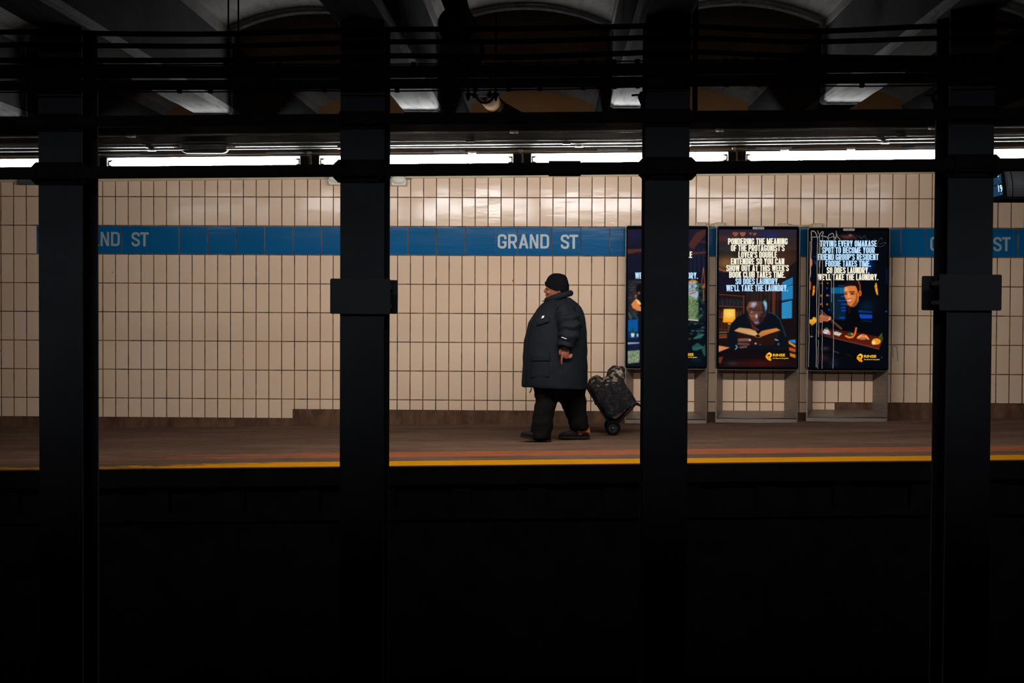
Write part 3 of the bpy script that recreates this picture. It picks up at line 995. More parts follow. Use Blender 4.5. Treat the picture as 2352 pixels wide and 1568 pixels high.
YD = D1 - 0.09
for rows, r, lab in ((((-20, 166), (300, 165), (700, 166), (1300, 162), (1700, 155), (2380, 148)), 14.5, 'upper of the two thick black ducts hung side by side across the columns'),
                     (((-20, 197), (300, 195.5), (700, 194), (1300, 189.5), (1700, 183), (2380, 176)), 11.5, 'lower of the two thick black ducts hung side by side across the columns')):
    run('cable_duct', rows, YD, r, 'black_pipe', lab, 'duct', 'black ducts across the columns', 16)
for rows, blocks, lab in ((((-20, 150), (300, 149), (900, 147.5), (1200, 145), (1480, 140), (1700, 138), (2380, 133)),
                           (520, 640, 950, 1075, 1170, 1238, 1335, 1364, 1410, 1464, 1665, 1690, 1740, 1985), 'thin black wire with clips running above the thick ducts'),
                          (((-20, 212), (300, 210.5), (480, 211), (700, 208), (910, 209), (1120, 207), (1300, 204.5), (1480, 199), (1700, 196), (2000, 198), (2380, 193)),
                           (412, 483, 560, 745, 912, 1092, 1168, 1240, 1340, 1412, 1465, 1670, 1745, 1980), 'thin black wire with clips running below the thick ducts')):
    P = [at(a, b, YD - 0.03) for a, b in rows]
    t = thing('signal_wire', tuple(P[3]), lab, 'wire', 'clipped wires along the ducts')
    m = MB(); m.tube(P, 1.7 * YD / F_PX, 8); m.build('wire', 'black_cable', t, True)
    up = rows[0][1] < 180
    for bx in blocks:
        ys = np.interp(bx, [r[0] for r in rows], [r[1] for r in rows])
        a, b = (at(bx - 6, ys + 12, YD - 0.03), at(bx + 6, ys - 4, YD - 0.03)) if up else (at(bx - 5, ys + 3, YD - 0.03), at(bx + 5, ys - 12, YD - 0.03))
        m = MB(); m.box(a.x, b.x, YD - 0.045, YD - 0.015, a.z, b.z)
        m.build('clip', 'black_cable', t, False, 0.003)


def sag(rows):
    """smooth curve through the pixel points"""
    out = []
    xs = [r[0] for r in rows]; ys = [r[1] for r in rows]
    n = len(rows)
    for i in range(n - 1):
        y0, y1, y2, y3 = ys[max(i - 1, 0)], ys[i], ys[i + 1], ys[min(i + 2, n - 1)]
        for k in range(6):
            t = k / 6
            out.append((xs[i] + (xs[i + 1] - xs[i]) * t, 0.5 * ((2 * y1) + (y2 - y0) * t + (2 * y0 - 5 * y1 + 4 * y2 - y3) * t * t + (3 * y1 - y0 - 3 * y2 + y3) * t ** 3)))
    out.append(rows[-1]); return out


for rows, r, lab in ((((-30, 74), (138, 73), (228, 77), (500, 78), (780, 70), (900, 67.5), (1200, 66), (1450, 60.5), (1530, 59), (1600, 61), (1850, 72), (2150, 60), (2228, 57), (2380, 60)), 6.2, 'topmost of the three black cables sagging between the columns'),
                     (((-30, 104), (138, 102), (228, 104.5), (500, 106), (780, 99), (900, 96), (1200, 95), (1450, 87.5), (1530, 86), (1600, 87.5), (1850, 96), (2150, 88), (2228, 85), (2380, 88)), 6.0, 'middle one of the three black cables sagging between the columns'),
                     (((-30, 139), (138, 137), (228, 138.5), (500, 138), (780, 131), (900, 128), (1200, 131), (1450, 122), (1530, 119), (1600, 119.5), (1850, 130), (2150, 134), (2228, 130), (2380, 131)), 6.4, 'lowest of the three black cables sagging between the columns')):
    run('power_cable', sag(rows), D1 - 0.13, r, 'black_cable', lab, 'cable', 'black cables sagging between the columns', 10)

for px, y1, lab in ((524.5, 137, 'left one of two thin hanger rods between the two left columns'), (547.5, 137, 'right one of two thin hanger rods between the two left columns')):
    p = at(px, y1, D1 + 0.02)
    m = MB(); m.tube([p, (p.x, p.y, 2.08)], 2.0 * D1 / F_PX, 8)
    tag(m.build('hanger_rod', 'black_pipe', None, True), lab, 'rod', 'thin hanger rods')
p = at(1596, 262, D1 + 0.05)
m = MB(); m.tube([p, (p.x, p.y, 2.08)], 6.0 * D1 / F_PX, 12)
tag(m.build('vertical_conduit', 'black_pipe', None, True), 'upright black conduit just right of the column that hides a lit display', 'conduit')

# ---- drain pipe crossing over the tracks, on a trapeze hanger
pz, pr_ = 1.50, 0.060
px_ = at(1113, 222, 10.16).x
dp = thing('drain_pipe', (px_, 8.0, pz), 'dark round pipe running towards the wall under the ceiling, above the two middle columns', 'pipe')
m = MB()
m.tube([(px_, 5.0, pz), (px_, 9.84, pz)], pr_, 20)
m.build('pipe', 'black_pipe', dp, True)
m = MB(); m.tube([(px_, 9.84, pz), (px_ + 0.03, 10.3, pz - 0.01), at(1150, 256, 11.0), at(1190, 282, 11.5)], [pr_, pr_, pr_ * 1.25, pr_ * 1.5], 20)
m.build('pipe_end', 'drain', dp, True)
for y, dy, r in ((7.62, 0.55, 0.100), (8.35, 0.10, 0.115)):
    m = MB(); m.tube([(px_ - 0.03, y, pz), (px_ - 0.03, y + dy, pz)], r, 24)
    m.build('coupling', 'black_pipe', dp, False, 0.008)
tz = thing('trapeze_hanger', tuple(at(1108, 216, 9.8)), 'black trapeze hanger with bolts under the round pipe above the two middle columns', 'hanger')
a, b = at(1070, 217, 9.8), at(1147, 213, 9.8)
m = MB(); m.box(a.x, b.x, 9.78, 9.82, a.z - 0.008, a.z + 0.008); m.build('cross_bar', 'black_pipe', tz)
for px in (1075.5, 1090, 1125, 1139):
    q = at(px, 216, 9.8); m = MB(); long = px in (1075.5, 1139)
    m.tube([(q.x, 9.8, q.z - (0.045 if long else 0.025)), (q.x, 9.8, q.z + (0.55 if long else 0.03))], 0.009 if long else 0.007, 8); m.build('threaded_rod', 'black_pipe', tz, True)
    m = MB(); m.box(q.x - 0.013, q.x + 0.013, 9.787, 9.813, q.z - 0.026, q.z - 0.008); m.build('nut', 'black_pipe', tz)
c = at(1114, 218, 9.8); m = MB()
m.tube([(c.x + 0.066 * math.cos(t), 9.8, c.z + 0.02 + 0.074 * math.sin(t)) for t in np.linspace(PI, 2 * PI, 14)], 0.008, 8)
m.build('u_bolt', 'black_pipe', tz, True)

# ---- lamps over the platform edge
ta, tb = at(255, 376, YT), at(2100, 357.8, YT)
gl = (tb.z - ta.z) / (tb.x - ta.x)


def zl(x): return ta.z + gl * (x - ta.x)


lamp_px = ((-232, 196, 'lit fluorescent lamp at the far left edge, its end behind the leftmost column'),
           (255, 683, 'lit fluorescent lamp seen whole between the two left columns'),
           (742, 1171, 'lit fluorescent lamp crossing behind the column left of the walking person'),
           (1228, 1664, 'lit fluorescent lamp crossing behind the column that hides a lit display'),
           (1720, 2152, 'lit fluorescent lamp between the two right columns, above the lit displays'),
           (2210, 2650, 'lit fluorescent lamp at the far right edge, above the countdown clock'))
for li_, (p0, p1, lab) in enumerate(lamp_px):
    x0, x1 = at(p0, 365, YT).x, at(p1, 365, YT).x
    t = thing('fluorescent_lamp', ((x0 + x1) / 2, YT, zl((x0 + x1) / 2)), lab, 'lamp', 'fluorescent lamps over the platform edge')
    e = 0.018
    m = MB(); m.tube([(x0, YT, zl(x0)), (x0 + e, YT, zl(x0 + e)), (x1 - e, YT, zl(x1 - e)), (x1, YT, zl(x1))], [0.012, 0.0225, 0.0225, 0.012], 14)
    m.build('tube', 'tube%d' % li_, t, True)
    m = MB()
    m.loft([[Vector((xx, YT + dy_, zl(xx) + dz_)) for dy_, dz_ in ((-.009, .042), (0.0, .026), (.010, .042))] for xx in (x0 - .06, x1 + .06)])
    m.build('reflector', 'reflector', t)
    for s, xx in ((-1, x0), (1, x1)):
        m = MB(); m.tube([(xx, YT, zl(xx)), (xx + s * 0.022, YT, zl(xx))], 0.013, 10); m.build('tube_cap', 'stem', t, True)
        m = MB(); c = xx + s * 0.052
        m.box(c - 0.030, c + 0.030, YT - 0.022, YT + 0.022, zl(xx) - 0.024, zl(xx) + 0.045); m.build('socket', 'socket', t, False, 0.005)
    m = MB(); c = x0 - 0.105
    m.box(c - 0.014, c + 0.014, YT - 0.005, YT + 0.03, zl(c) - 0.024, zl(c) + 0.075); m.build('stem', 'stem', t, False, 0.003)

YR = YT
t = thing('cable_raceway', (0, YR, zl(0) + 0.10), 'long sooty steel raceway right above the row of lit tubes', 'raceway')
m = MB(); m.loft([[Vector((xx, YT + dy_, zl(xx) + dz_)) for dy_, dz_ in ((.014, .272), (.014, .074), (.05, .080), (.40, .12), (.40, .272))] for xx in (XL, XR)])
m.build('casing', 'raceway', t)  # casing deepened backwards to keep tube light off the ceiling behind
YC = YT - 0.024
order = ('topmost', 'second from the top', 'third from the top', 'fourth from the top', 'lowest')
cond = (((300, 315), (900, 308.6), (1450, 304.2), (2100, 297)), ((300, 332), (900, 325.6), (1450, 322), (2100, 313)), ((300, 340), (900, 335.8), (1450, 330), (2100, 320.5)),
        ((300, 346.5), (900, 340), (1450, 336.2), (2100, 328)), ((300, 360), (900, 355), (1450, 350.4), (2100, 343.6)))
for i, rows in enumerate(cond):
    r = 0.0098 if i < 3 else 0.0072
    yc_ = YT + (-0.053, -0.004, -0.018, -0.034, 0.002)[i]
    P = [at(a, b, yc_) + Vector((0, 0, r)) for a, b in rows]
    d0 = (P[1] - P[0]).normalized(); d1 = (P[-1] - P[-2]).normalized()
    P = [P[0] - d0 * 2.5] + P + [P[-1] + d1 * 2.5]
    t = thing('steel_conduit', tuple(P[2]), order[i] + ' of the five thin conduits above the row of lit tubes', 'conduit', 'thin conduits above the lamps')
    m = MB(); m.tube(P, r, 12); m.build('pipe', 'conduit', t, True)
    rr = random.Random(11 + i)
    for k in range(7):
        x = -4.6 + 1.45 * k + rr.uniform(-0.5, 0.5)
        zz = np.interp(x, [p.x for p in P], [p.z for p in P])
        m = MB(); m.tube([(x - 0.03, yc_, zz), (x + 0.03, yc_, zz)], r + 0.005, 12); m.build('coupling', 'conduit', t, True)
a, b = at(417, 338, YC), at(524, 338, YC)
t = thing('conduit_fitting', ((a.x + b.x) / 2, YC, a.z), 'long rounded conduit box hanging from the thin conduits between the two left columns', 'junction box')
m = MB(); w = b.x - a.x; zb_ = at(470, 352.5, YC).z; h = a.z - zb_
pr = [(a.x, a.z + 0.02), (a.x, a.z - h * 0.35)] + [(a.x + 0.05 - 0.05 * math.cos(q), a.z - h * 0.35 - h * 0.65 * math.sin(q)) for q in np.linspace(0.2, PI / 2, 6)] + \
     [(b.x - 0.05 + 0.05 * math.cos(q), a.z - h * 0.35 - h * 0.65 * math.sin(q)) for q in np.linspace(PI / 2, 0.2, 6)] + [(b.x, a.z - h * 0.35), (b.x, a.z + 0.02)]
m.loft([[Vector((x, YC - 0.012, z)) for x, z in pr], [Vector((x, YC + 0.034, z)) for x, z in pr]])
m.build('body', 'conduit', t, False, 0.004)
for xx in (a.x - 0.02, b.x + 0.02):
    m = MB(); m.tube([(xx - 0.03, YC, a.z + 0.003), (xx + 0.03, YC, a.z + 0.003)], 0.020, 12); m.build('end_nut', 'conduit', t, True)

# ---- small boxes at the top of the tiles
for x0, x1, y0, y1, lab in ((751.5, 783 + 26, 409, 424.5, 'white wall box under the tile ledge, cut by the left side of a column'),
                            (897, 934, 411.5, 426.5, 'white wall box under the tile ledge, just right of a column')):
    a, b = at(x0, y1, YW - 0.09), at(x1, y0, YW - 0.09); w = b.x - a.x; h = b.z - a.z
    t = thing('wall_speaker', ((a.x + b.x) / 2, YW - 0.01, a.z), lab, 'wall box', 'white boxes under the tile ledge')
    m = MB()
    m.loft([[Vector((a.x + w * u, YW, a.z + h * v)) for u, v in ((0, 0), (1, 0), (1, 1), (0, 1))],
            [Vector((a.x + w * u, YW - 0.09, a.z + h * v)) for u, v in ((0.06, 0.0), (0.94, 0.0), (1, 1), (0, 1))]])
    m.build('housing', 'white_plastic', t, False, 0.01)
    m = MB(); m.ellipsoid((a.x + w / 2, YW - 0.088, b.z - 0.005), w * 0.46, 0.022, h * 0.68, 24, 14)
    m.build('dome', 'white_plastic', t, True)
    m = MB(); m.box(a.x + w * 0.05, b.x + 0.04, YW - 0.08, YW, b.z + 0.004, b.z + 0.016); m.build('bracket', 'rim', t)
a, b = at(41, 424, YW - 0.07), at(87, 411, YW - 0.07)
m = MB(); m.box(a.x, b.x, YW - 0.07, YW, a.z, b.z)
tag(m.build('wall_sensor', 'grey_plastic', None, False, 0.01), 'grey box under the tile ledge at the far left edge', 'wall box')

# ---- countdown clock hanging over the platform, its screen facing left
YK = 12.4
bot, top = at(2309.5, 459, YK), at(2299.5, 374, YK)
lean = (bot.x - top.x) / (bot.z - top.z)
zk0, zk1 = at(2312, 457, YK).z, at(2300, 372, YK).z
xk = lambda z: bot.x + (z - bot.z) * lean
ck = thing('countdown_clock', (bot.x + 0.25, YK + 0.2, zk1), 'hanging countdown clock showing 9 and 19 minutes, at the far right edge', 'clock')
YK2 = YK + 0.42
wk = 0.5
m = MB()
m.hexa([(xk(zk0), YK, zk0), (xk(zk0) + wk - 0.1, YK, zk0), (xk(zk0) + wk - 0.1, YK2, zk0), (xk(zk0), YK2, zk0),
        (xk(zk1), YK, zk1), (xk(zk1) + wk, YK, zk1), (xk(zk1) + wk, YK2, zk1), (xk(zk1), YK2, zk1)])
m.build('casing', 'bezel', ck, False, 0.006)
m = MB()
prof = []
for i in range(13):
    z = zk0 + 0.02 + (zk1 - zk0 - 0.03) * i / 12
    prof.append((z, YK - 0.02 - 0.05 * math.sin(PI * (i / 12) ** 0.8)))
rings = [[Vector((xk(z) + 0.018, y, z)), Vector((xk(z) + wk - 0.03, y, z)), Vector((xk(z) + wk - 0.03, YK + 0.02, z)), Vector((xk(z) + 0.018, YK + 0.02, z))] for z, y in prof]
m.loft(rings); m.build('end_cover', 'monitor', ck)
m = MB(); 
rings = [[Vector((xk(z) + 0.050, y - 0.003, z)), Vector((xk(z) + 0.056, y - 0.003, z)), Vector((xk(z) + 0.056, YK, z)), Vector((xk(z) + 0.050, YK, z))] for z, y in prof]
m.loft(rings); m.build('seam', 'bezel', ck)
nrm = Vector((-1, 0, lean)).normalized(); 


def on_clock(px, py, off):
    r = CF + CR * ((px - CX) / F_PX) - CU * ((py - CY) / F_PX)
    o = Vector((bot.x, YK, bot.z)) + nrm * off
    return r * (o.dot(nrm) / r.dot(nrm))


def ck_pt(y, z, off): return Vector((xk(z), y, z)) + nrm * off


zs0, zs1 = at(2304, 446, YK).z, zk1 - 0.03
zm = at(2300, 421, YK).z
for z0, z1 in ((zs0, zm - 0.004), (zm + 0.004, zs1)):
    m = MB(); m.loft([[ck_pt(YK + 0.045, z0, o), ck_pt(YK2 - 0.02, z0, o), ck_pt(YK2 - 0.02, z1, o), ck_pt(YK + 0.045, z1, o)] for o in (0.0, 0.004)])
    m.build('screen', 'clock_face', ck)
m = MB()
font_mesh(m, '9', 2288.8, 2295.2, 391.0, 407.2, lambda a, b: on_clock(a + (b - 399) * 0.13, b, 0.006), 0.02)
font_mesh(m, '19', 2292.6, 2302.2, 424.4, 440.8, lambda a, b: on_clock(a + (b - 432) * 0.13, b, 0.006), 0.02)
m.build('digits', 'clock_digit', ck)
m = MB()
font_mesh(m, 'min', 2292.0, 2295.6, 409.6, 412.4, lambda a, b: on_clock(a, b, 0.006), 0.02)
font_mesh(m, 'min', 2297.2, 2301.0, 443.2, 446.2, lambda a, b: on_clock(a, b, 0.006), 0.02)
m.build('lettering', 'clock_small', ck)
m = MB(); m.tube([(bot.x + 0.25, YK + 0.2, zk1 - 0.01), (bot.x + 0.25, YK + 0.2, ZBM + GRADE * bot.x + 0.7)], 0.02, 10)
m.build('hanger', 'black_pipe', ck, True)
# ================================================================== LIT DISPLAYS
YF = YW - 0.24


def display(b, act, panel_y, lab, badge=True):
    """b: outer bezel in pixels (left, right, top, bottom); act: picture area; panel_y: foot row of the stand"""
    x0, x1, y0, y1 = b
    A, B = at(x0, y1, YF), at(x1, y0, YF)
    foot = zf((A.x + B.x) / 2)
    t = thing('advertising_display', ((A.x + B.x) / 2, YF, foot), lab, 'display', 'lit portrait displays on steel stands')

    def rounded(a, bb, r):
        pts = []
        for cx_, cz_, a0 in ((a.x + r, a.z + r, 180), (bb.x - r, a.z + r, 270), (bb.x - r, bb.z - r, 0), (a.x + r, bb.z - r, 90)):
            pts += arc(cx_, cz_, r, a0, a0 + 90, 4)
        return pts
    pts = rounded(A, B, 0.022)
    m = MB(); m.loft([[Vector((p[0], YF, p[1])) for p in pts], [Vector((p[0], YW - 0.12, p[1])) for p in pts]])
    m.build('bezel', 'bezel', t)
    m = MB(); c2 = [(p[0], p[1]) for p in pts]; cx_, cz_ = (A.x + B.x) / 2, (A.z + B.z) / 2
    out = [Vector((x + (0.007 if x > cx_ else -0.007), YF + 0.004, z + (0.007 if z > cz_ else -0.007))) for x, z in c2]
    k = len(pts)
    back = [p + Vector((0, 0.05, 0)) for p in out]
    inn = [Vector((x, YF + 0.004, z)) for x, z in c2]
    m.add(out + inn + back, [(i, (i + 1) % k, k + (i + 1) % k, k + i) for i in range(k)] + [(i, 2 * k + i, 2 * k + (i + 1) % k, (i + 1) % k) for i in range(k)])
    m.build('rim', 'rim', t)
    # stand: tapered side panels and a tray, open to the tiles behind
    w = B.x - A.x
    fl, fr = A.x - 0.004, B.x + 0.002
    zt = A.z + 0.02
    yb = YW - 0.002
    for s, xf in ((1, fl), (-1, fr)):
        xb = xf + s * 0.088
        m = MB()
        z0 = foot + 0.001
        m.hexa([(xf, YF + 0.01, z0), (xf + s * 0.012, YF + 0.006, z0), (xb + s * 0.010, yb, z0), (xb - s * 0.02, yb, z0),
                (xf, YF + 0.01, zt), (xf + s * 0.012, YF + 0.006, zt), (xb + s * 0.010, yb, zt), (xb - s * 0.02, yb, zt)])
        m.build('side_panel', 'stand', t)
    m = MB()
    z0, zl_, zb_ = foot + 0.001, foot + 0.045, foot + 0.105
    m.hexa([(fl + 0.012, YF + 0.006, z0), (fr - 0.012, YF + 0.006, z0), (fr - 0.085, yb, z0), (fl + 0.085, yb, z0),
            (fl + 0.012, YF + 0.006, zl_), (fr - 0.012, YF + 0.006, zl_), (fr - 0.085, yb, zb_), (fl + 0.085, yb, zb_)])
    m.build('bottom_tray', 'stand', t)
    m = MB(); m.tube([(fl + 0.012, YF + 0.004, zl_), (fr - 0.012, YF + 0.004, zl_)], 0.005, 8); m.build('front_lip', 'rim', t, True)
    if badge:
        cx2 = (x0 + x1) / 2 + 1.5
        a2, b2 = at(cx2 - 13.5, y0 + 6.2, YF), at(cx2 + 13, y0 + 1.2, YF)
        m = MB(); pp = rounded(a2, b2, 0.010)
        m.loft([[Vector((p[0], YF - 0.004, p[1])) for p in pp], [Vector((p[0], YF + 0.002, p[1])) for p in pp]])
        bd = m.build('badge', 'badge', t)
        m = MB(); font_mesh(m, 'OUTFRONT/', cx2 - 11.5, cx2 + 11.5, y0 + 2.2, y0 + 5.2, lambda p, q: at(p, q, YF - 0.006), 0.015)
        m.build('lettering', 'badge_ink', bd)
    return t


def logo(t, ox, oy, s):
    """orange ring mark with a tail, the name and the small line beside it; positions in a zoomed frame"""
    fn = lambda a, b: at(ox + a / s, oy + b / s, YF - 0.008)
    cr = [((930, 1222), (930, 1262), (985, 1318), (985, 1225)), ((985, 1300), (1012, 1325), (1038, 1300), (1010, 1262), (985, 1290))]
    m = MB()
    for q in cr: m.add([fn(*p) for p in q], [tuple(range(len(q)))])
    m.build('logo_shade', 'orange_type', t)
    m = MB()
    outer = [(932, 1215), (984, 1170), (1012, 1170), (1040, 1200), (1040, 1235), (1012, 1268), (990, 1276)]
    inner = [(960, 1215), (984, 1205), (1000, 1208), (1008, 1220), (1005, 1236), (996, 1246), (990, 1248)]
    n_ = len(outer)
    m.add([fn(*p) for p in outer + inner], [(i, i + 1, n_ + i + 1, n_ + i) for i in range(n_ - 1)])
    m.build('logo_ring', 'yellow_type', t)
    m = MB()
    font_mesh(m, 'RINSE', 1060, 1280, 1192, 1242, fn, 0.03)
    font_mesh(m, "It's time to be great", 1060, 1340, 1260, 1290, fn, 0.03)
    m.build('small_lettering', 'yellow_type', t)


def lines(t, name, mat, rows, ox, oy, s):
    m = MB()
    for txt, x0, x1, y0, y1 in rows:
        put_text(m, txt, ox + x0 / s, ox + x1 / s, oy + y0 / s, oy + y1 / s, lambda a, b: at(a, b, YF - 0.009), w=0.40, s=0.162, gap=0.040)
    m.build(name, mat, t)


# ---------------- middle display: a man reading at night
t2 = display((1644.9, 1836.3, 520.2, 847.6), None, 968, 'lit advertising display showing a man in glasses reading a book')
c = Canvas(1651, 527, 1829.5, 842.5, 1.15)
c.fill((22, 16, 18))
c.zoom(1640, 510, 8.71)
c.poly([(90, 140), (1660, 140), (1660, 560), (90, 560)], (40, 36, 50), 1, (46, 34, 36))
c.glow((1300, 750), 520, 330, (74, 45, 34), 0.9)
c.glow((250, 820), 260, 170, (126, 88, 54), 0.95)
c.glow((1000, 240), 260, 60, (34, 38, 82), 0.8)
c.glow((1180, 255), 90, 40, (32, 44, 112), 0.7)
c.glow((240, 330), 200, 70, (84, 46, 44), 0.7)
c.glow((250, 560), 200, 90, (44, 46, 50), 0.8)
for x, w, al in ((430, 62, 0.85), (575, 62, 1.0)): c.poly([(x - w, 200), (x + w, 200), (x + w * .9, 240), (x + w * .4, 285), (x - w * .4, 285), (x - w * .9, 240)], (158, 84, 58), al)
c.poly([(690, 205), (760, 205), (745, 270), (720, 250)], (150, 78, 58), 0.8); c.poly([(775, 215), (860, 215), (830, 262), (795, 270)], (156, 86, 58), 0.9)
c.line([(100, 935), (200, 975), (330, 990)], 16, (196, 116, 56)); c.line([(330, 990), (600, 1010)], 8, (110, 58, 36), 0.8)
c.poly([(90, 1000), (640, 1020), (640, 1560), (90, 1560)], (22, 19, 36))
c.poly([(640, 1050), (1350, 960), (1350, 1560), (640, 1560)], (36, 24, 24))
c.poly([(1500, 900), (1660, 760), (1660, 1600), (1500, 1600)], (22, 18, 24), 0.8)
c.poly([(1365, 1200), (1578, 1092), (1578, 1520), (1355, 1590)], (14, 70, 120))
for i in range(13):
    y = 1215 + i * 29
    c.line([(1368, y), (1572, y - 98 + i * 5.2)], 15, (58, 164, 222))
c.zoom(1640, 660, 7.84)
c.poly([(80, 60), (560, 80), (560, 760), (80, 760)], (28, 19, 20))
for i in range(24):
    x = 95 + i * 18; q = random.Random(i).random()
    c.line([(x, 180 + 60 * q), (x + (14 if i % 5 == 2 else 0), 325)], 13, [(24, 44, 58), (36, 34, 42), (58, 34, 30), (30, 62, 82)][i % 4], 0.85)
for i in range(22):
    x = 95 + i * 19
    c.line([(x, 395 + 24 * ((i * 7) % 3)), (x, 535)], 14, [(92, 42, 26), (56, 30, 24), (120, 58, 34)][i % 3], 0.8)
    if i < 9: c.line([(x, 570 + 20 * ((i * 5) % 3)), (x, 740)], 13, [(72, 34, 24), (50, 26, 22), (94, 46, 28)][i % 3], 0.8)
for p in (((85, 122), (540, 158)), ((85, 333), (515, 352)), ((80, 540), (260, 540)), ((80, 755), (250, 765))): c.line(p, 11, (136, 64, 36))
c.line([(535, 150), (535, 470)], 16, (124, 58, 34))
c.poly([(175, 386), (378, 388), (386, 560), (330, 630), (160, 627)], (244, 198, 76), 1, (240, 148, 24))
c.glow((280, 480), 80, 70, (250, 216, 120), 0.8)
c.poly([(250, 640), (310, 640), (300, 668), (250, 666)], (210, 150, 66)); c.poly([(258, 668), (300, 668), (262, 820), (240, 820)], (84, 46, 26))
for i, col in enumerate(((150, 110, 70), (46, 40, 40), (120, 80, 60), (150, 70, 36), (170, 84, 40))): c.poly([(90, 792 + i * 26), (238, 792 + i * 24), (232, 812 + i * 24), (90, 812 + i * 26)], col, 0.8)
for x, w, col in ((610, 40, (46, 34, 30)), (700, 30, (70, 48, 38)), (770, 26, (62, 42, 34)), (850, 28, (74, 50, 40)), (930, 30, (60, 42, 36)), (1000, 34, (52, 36, 32)), (1080, 60, (104, 52, 38)), (1150, 30, (50, 30, 28))):
    c.line([(x, 70), (x - 10, 640)], w, col, 0.75)
c.poly([(1222, 0), (1420, -60), (1420, 190), (1222, 240)], (14, 70, 120)); c.poly([(1220, 272), (1406, 228), (1402, 555), (1220, 562)], (14, 74, 122))
for i in range(7): c.line([(1226, 26 + i * 31), (1414, -30 + i * 33)], 17, (60, 168, 224))
for i in range(11): c.line([(1226, 285 + i * 26.5), (1398, 246 + i * 29.2)], 17, (58, 168, 222))
# figure
c.poly([(240, 900), (330, 640), (420, 530), (600, 440), (960, 436), (1090, 480), (1190, 590), (1250, 760), (1300, 900), (1345, 1040), (1120, 1120), (300, 1120)], (13, 17, 25))
c.line([(970, 440), (1090, 482), (1180, 570), (1240, 720), (1290, 880)], 10, (34, 92, 124), 0.9)
c.poly([(600, 250), (585, 190), (620, 120), (690, 82), (780, 70), (880, 84), (940, 150), (965, 250), (950, 320), (620, 320)], (33, 26, 24))
for x in (690, 740, 790, 850): c.line([(x, 90), (x - 6, 260)], 18, (62, 46, 40), 0.7)
c.poly([(615, 262), (660, 246), (900, 250), (945, 300), (955, 420), (925, 520), (880, 600), (810, 665), (745, 684), (700, 622), (650, 548), (622, 440), (598, 400), (592, 340)], (84, 50, 38))
c.poly([(860, 270), (955, 330), (950, 440), (900, 560), (830, 660), (800, 560), (870, 440)], (40, 27, 26), 0.9)
c.poly([(668, 290), (700, 266), (772, 264), (770, 300), (735, 350), (700, 372), (660, 350)], (150, 150, 172), 0.6); c.glow((712, 300), 46, 38, (186, 192, 214), 0.75); c.glow((690, 340), 26, 24, (150, 140, 160), 0.5)
c.poly([(640, 260), (668, 262), (655, 350), (630, 400), (618, 330)], (140, 88, 68), 0.9)
c.poly([(890, 240), (915, 232), (955, 280), (958, 350), (948, 412), (922, 408), (918, 350), (884, 280)], (110, 178, 206), 0.75); c.glow((925, 300), 22, 60, (150, 210, 234), 0.7)
c.glow((690, 520), 60, 70, (140, 84, 60), 0.7)
c.poly([(750, 470), (785, 476), (792, 540), (768, 560), (728, 540)], (170, 140, 144), 0.6); c.glow((766, 515), 14, 34, (220, 204, 212), 0.85); c.poly([(800, 500), (830, 540), (800, 556)], (70, 36, 30))
c.line([(640, 378), (690, 388), (760, 420)], 15, (24, 16, 16)); c.line([(800, 420), (870, 400), (910, 404)], 14, (22, 15, 16))
for x in (735, 770, 810): c.line([(x, 350), (x + 5, 405)], 6, (46, 28, 24), 0.8)
c.ell((690, 452), 76, 64, (150, 84, 58), 0.75, 0.9); c.ell((875, 455), 66, 64, (120, 110, 110), 0.6, 0.9); c.line([(760, 440), (810, 440)], 9, (120, 70, 50))
c.ell((690, 444), 26, 18, (168, 172, 190)); c.ell((693, 444), 12, 14, (14, 16, 26)); c.ell((855, 447), 22, 15, (110, 130, 160)); c.ell((852, 447), 11, 12, (12, 14, 22))
c.line([(640, 486), (668, 510), (716, 512), (744, 486)], 6, (160, 150, 160), 0.8)
c.poly([(700, 590), (740, 566), (800, 580), (808, 600), (740, 606)], (98, 74, 90), 0.9); c.poly([(716, 612), (800, 604), (806, 634), (770, 652), (726, 636)], (140, 112, 156), 0.95); c.line([(716, 610), (806, 604)], 8, (36, 20, 24))
c.poly([(660, 600), (720, 690), (780, 730), (760, 800), (680, 720)], (88, 42, 30), 0.9)
c.ell((600, 370), 16, 40, (112, 68, 54)); c.ell((792, 758), 7, 9, (210, 180, 160))
# book and hands
c.poly([(390, 800), (740, 870), (850, 890), (1185, 790), (1120, 960), (1080, 1040), (460, 1040), (430, 930)], (36, 19, 17))
c.poly([(368, 772), (455, 720), (650, 742), (745, 780), (795, 842), (742, 866), (560, 822)], (196, 140, 88), 1, (216, 164, 108))
c.poly([(795, 842), (850, 785), (920, 765), (1125, 728), (1198, 770), (1000, 832), (836, 892)], (206, 128, 70), 1, (188, 108, 52))
c.line([(368, 776), (560, 830), (740, 868)], 8, (232, 196, 146)); c.line([(730, 870), (760, 895), (830, 897), (850, 884)], 10, (182, 126, 78)); c.ell((792, 876), 34, 16, (16, 10, 10))
c.line([(452, 946), (640, 942)], 58, (104, 70, 62)); c.line([(452, 930), (620, 928)], 18, (140, 98, 86), 0.7); c.ell((646, 946), 22, 17, (190, 172, 178))
c.line([(446, 1012), (620, 1022)], 50, (92, 60, 54)); c.line([(470, 1078), (580, 1068)], 34, (110, 72, 62)); c.ell((750, 1008), 20, 16, (176, 158, 166)); c.ell((832, 1028), 18, 12, (110, 56, 42))
c.line([(395, 1040), (420, 1075), (385, 1112)], 18, (120, 168, 186)); c.line([(1100, 935), (1150, 950)], 20, (132, 170, 196)); c.ell((1160, 1018), 18, 22, (66, 96, 122))
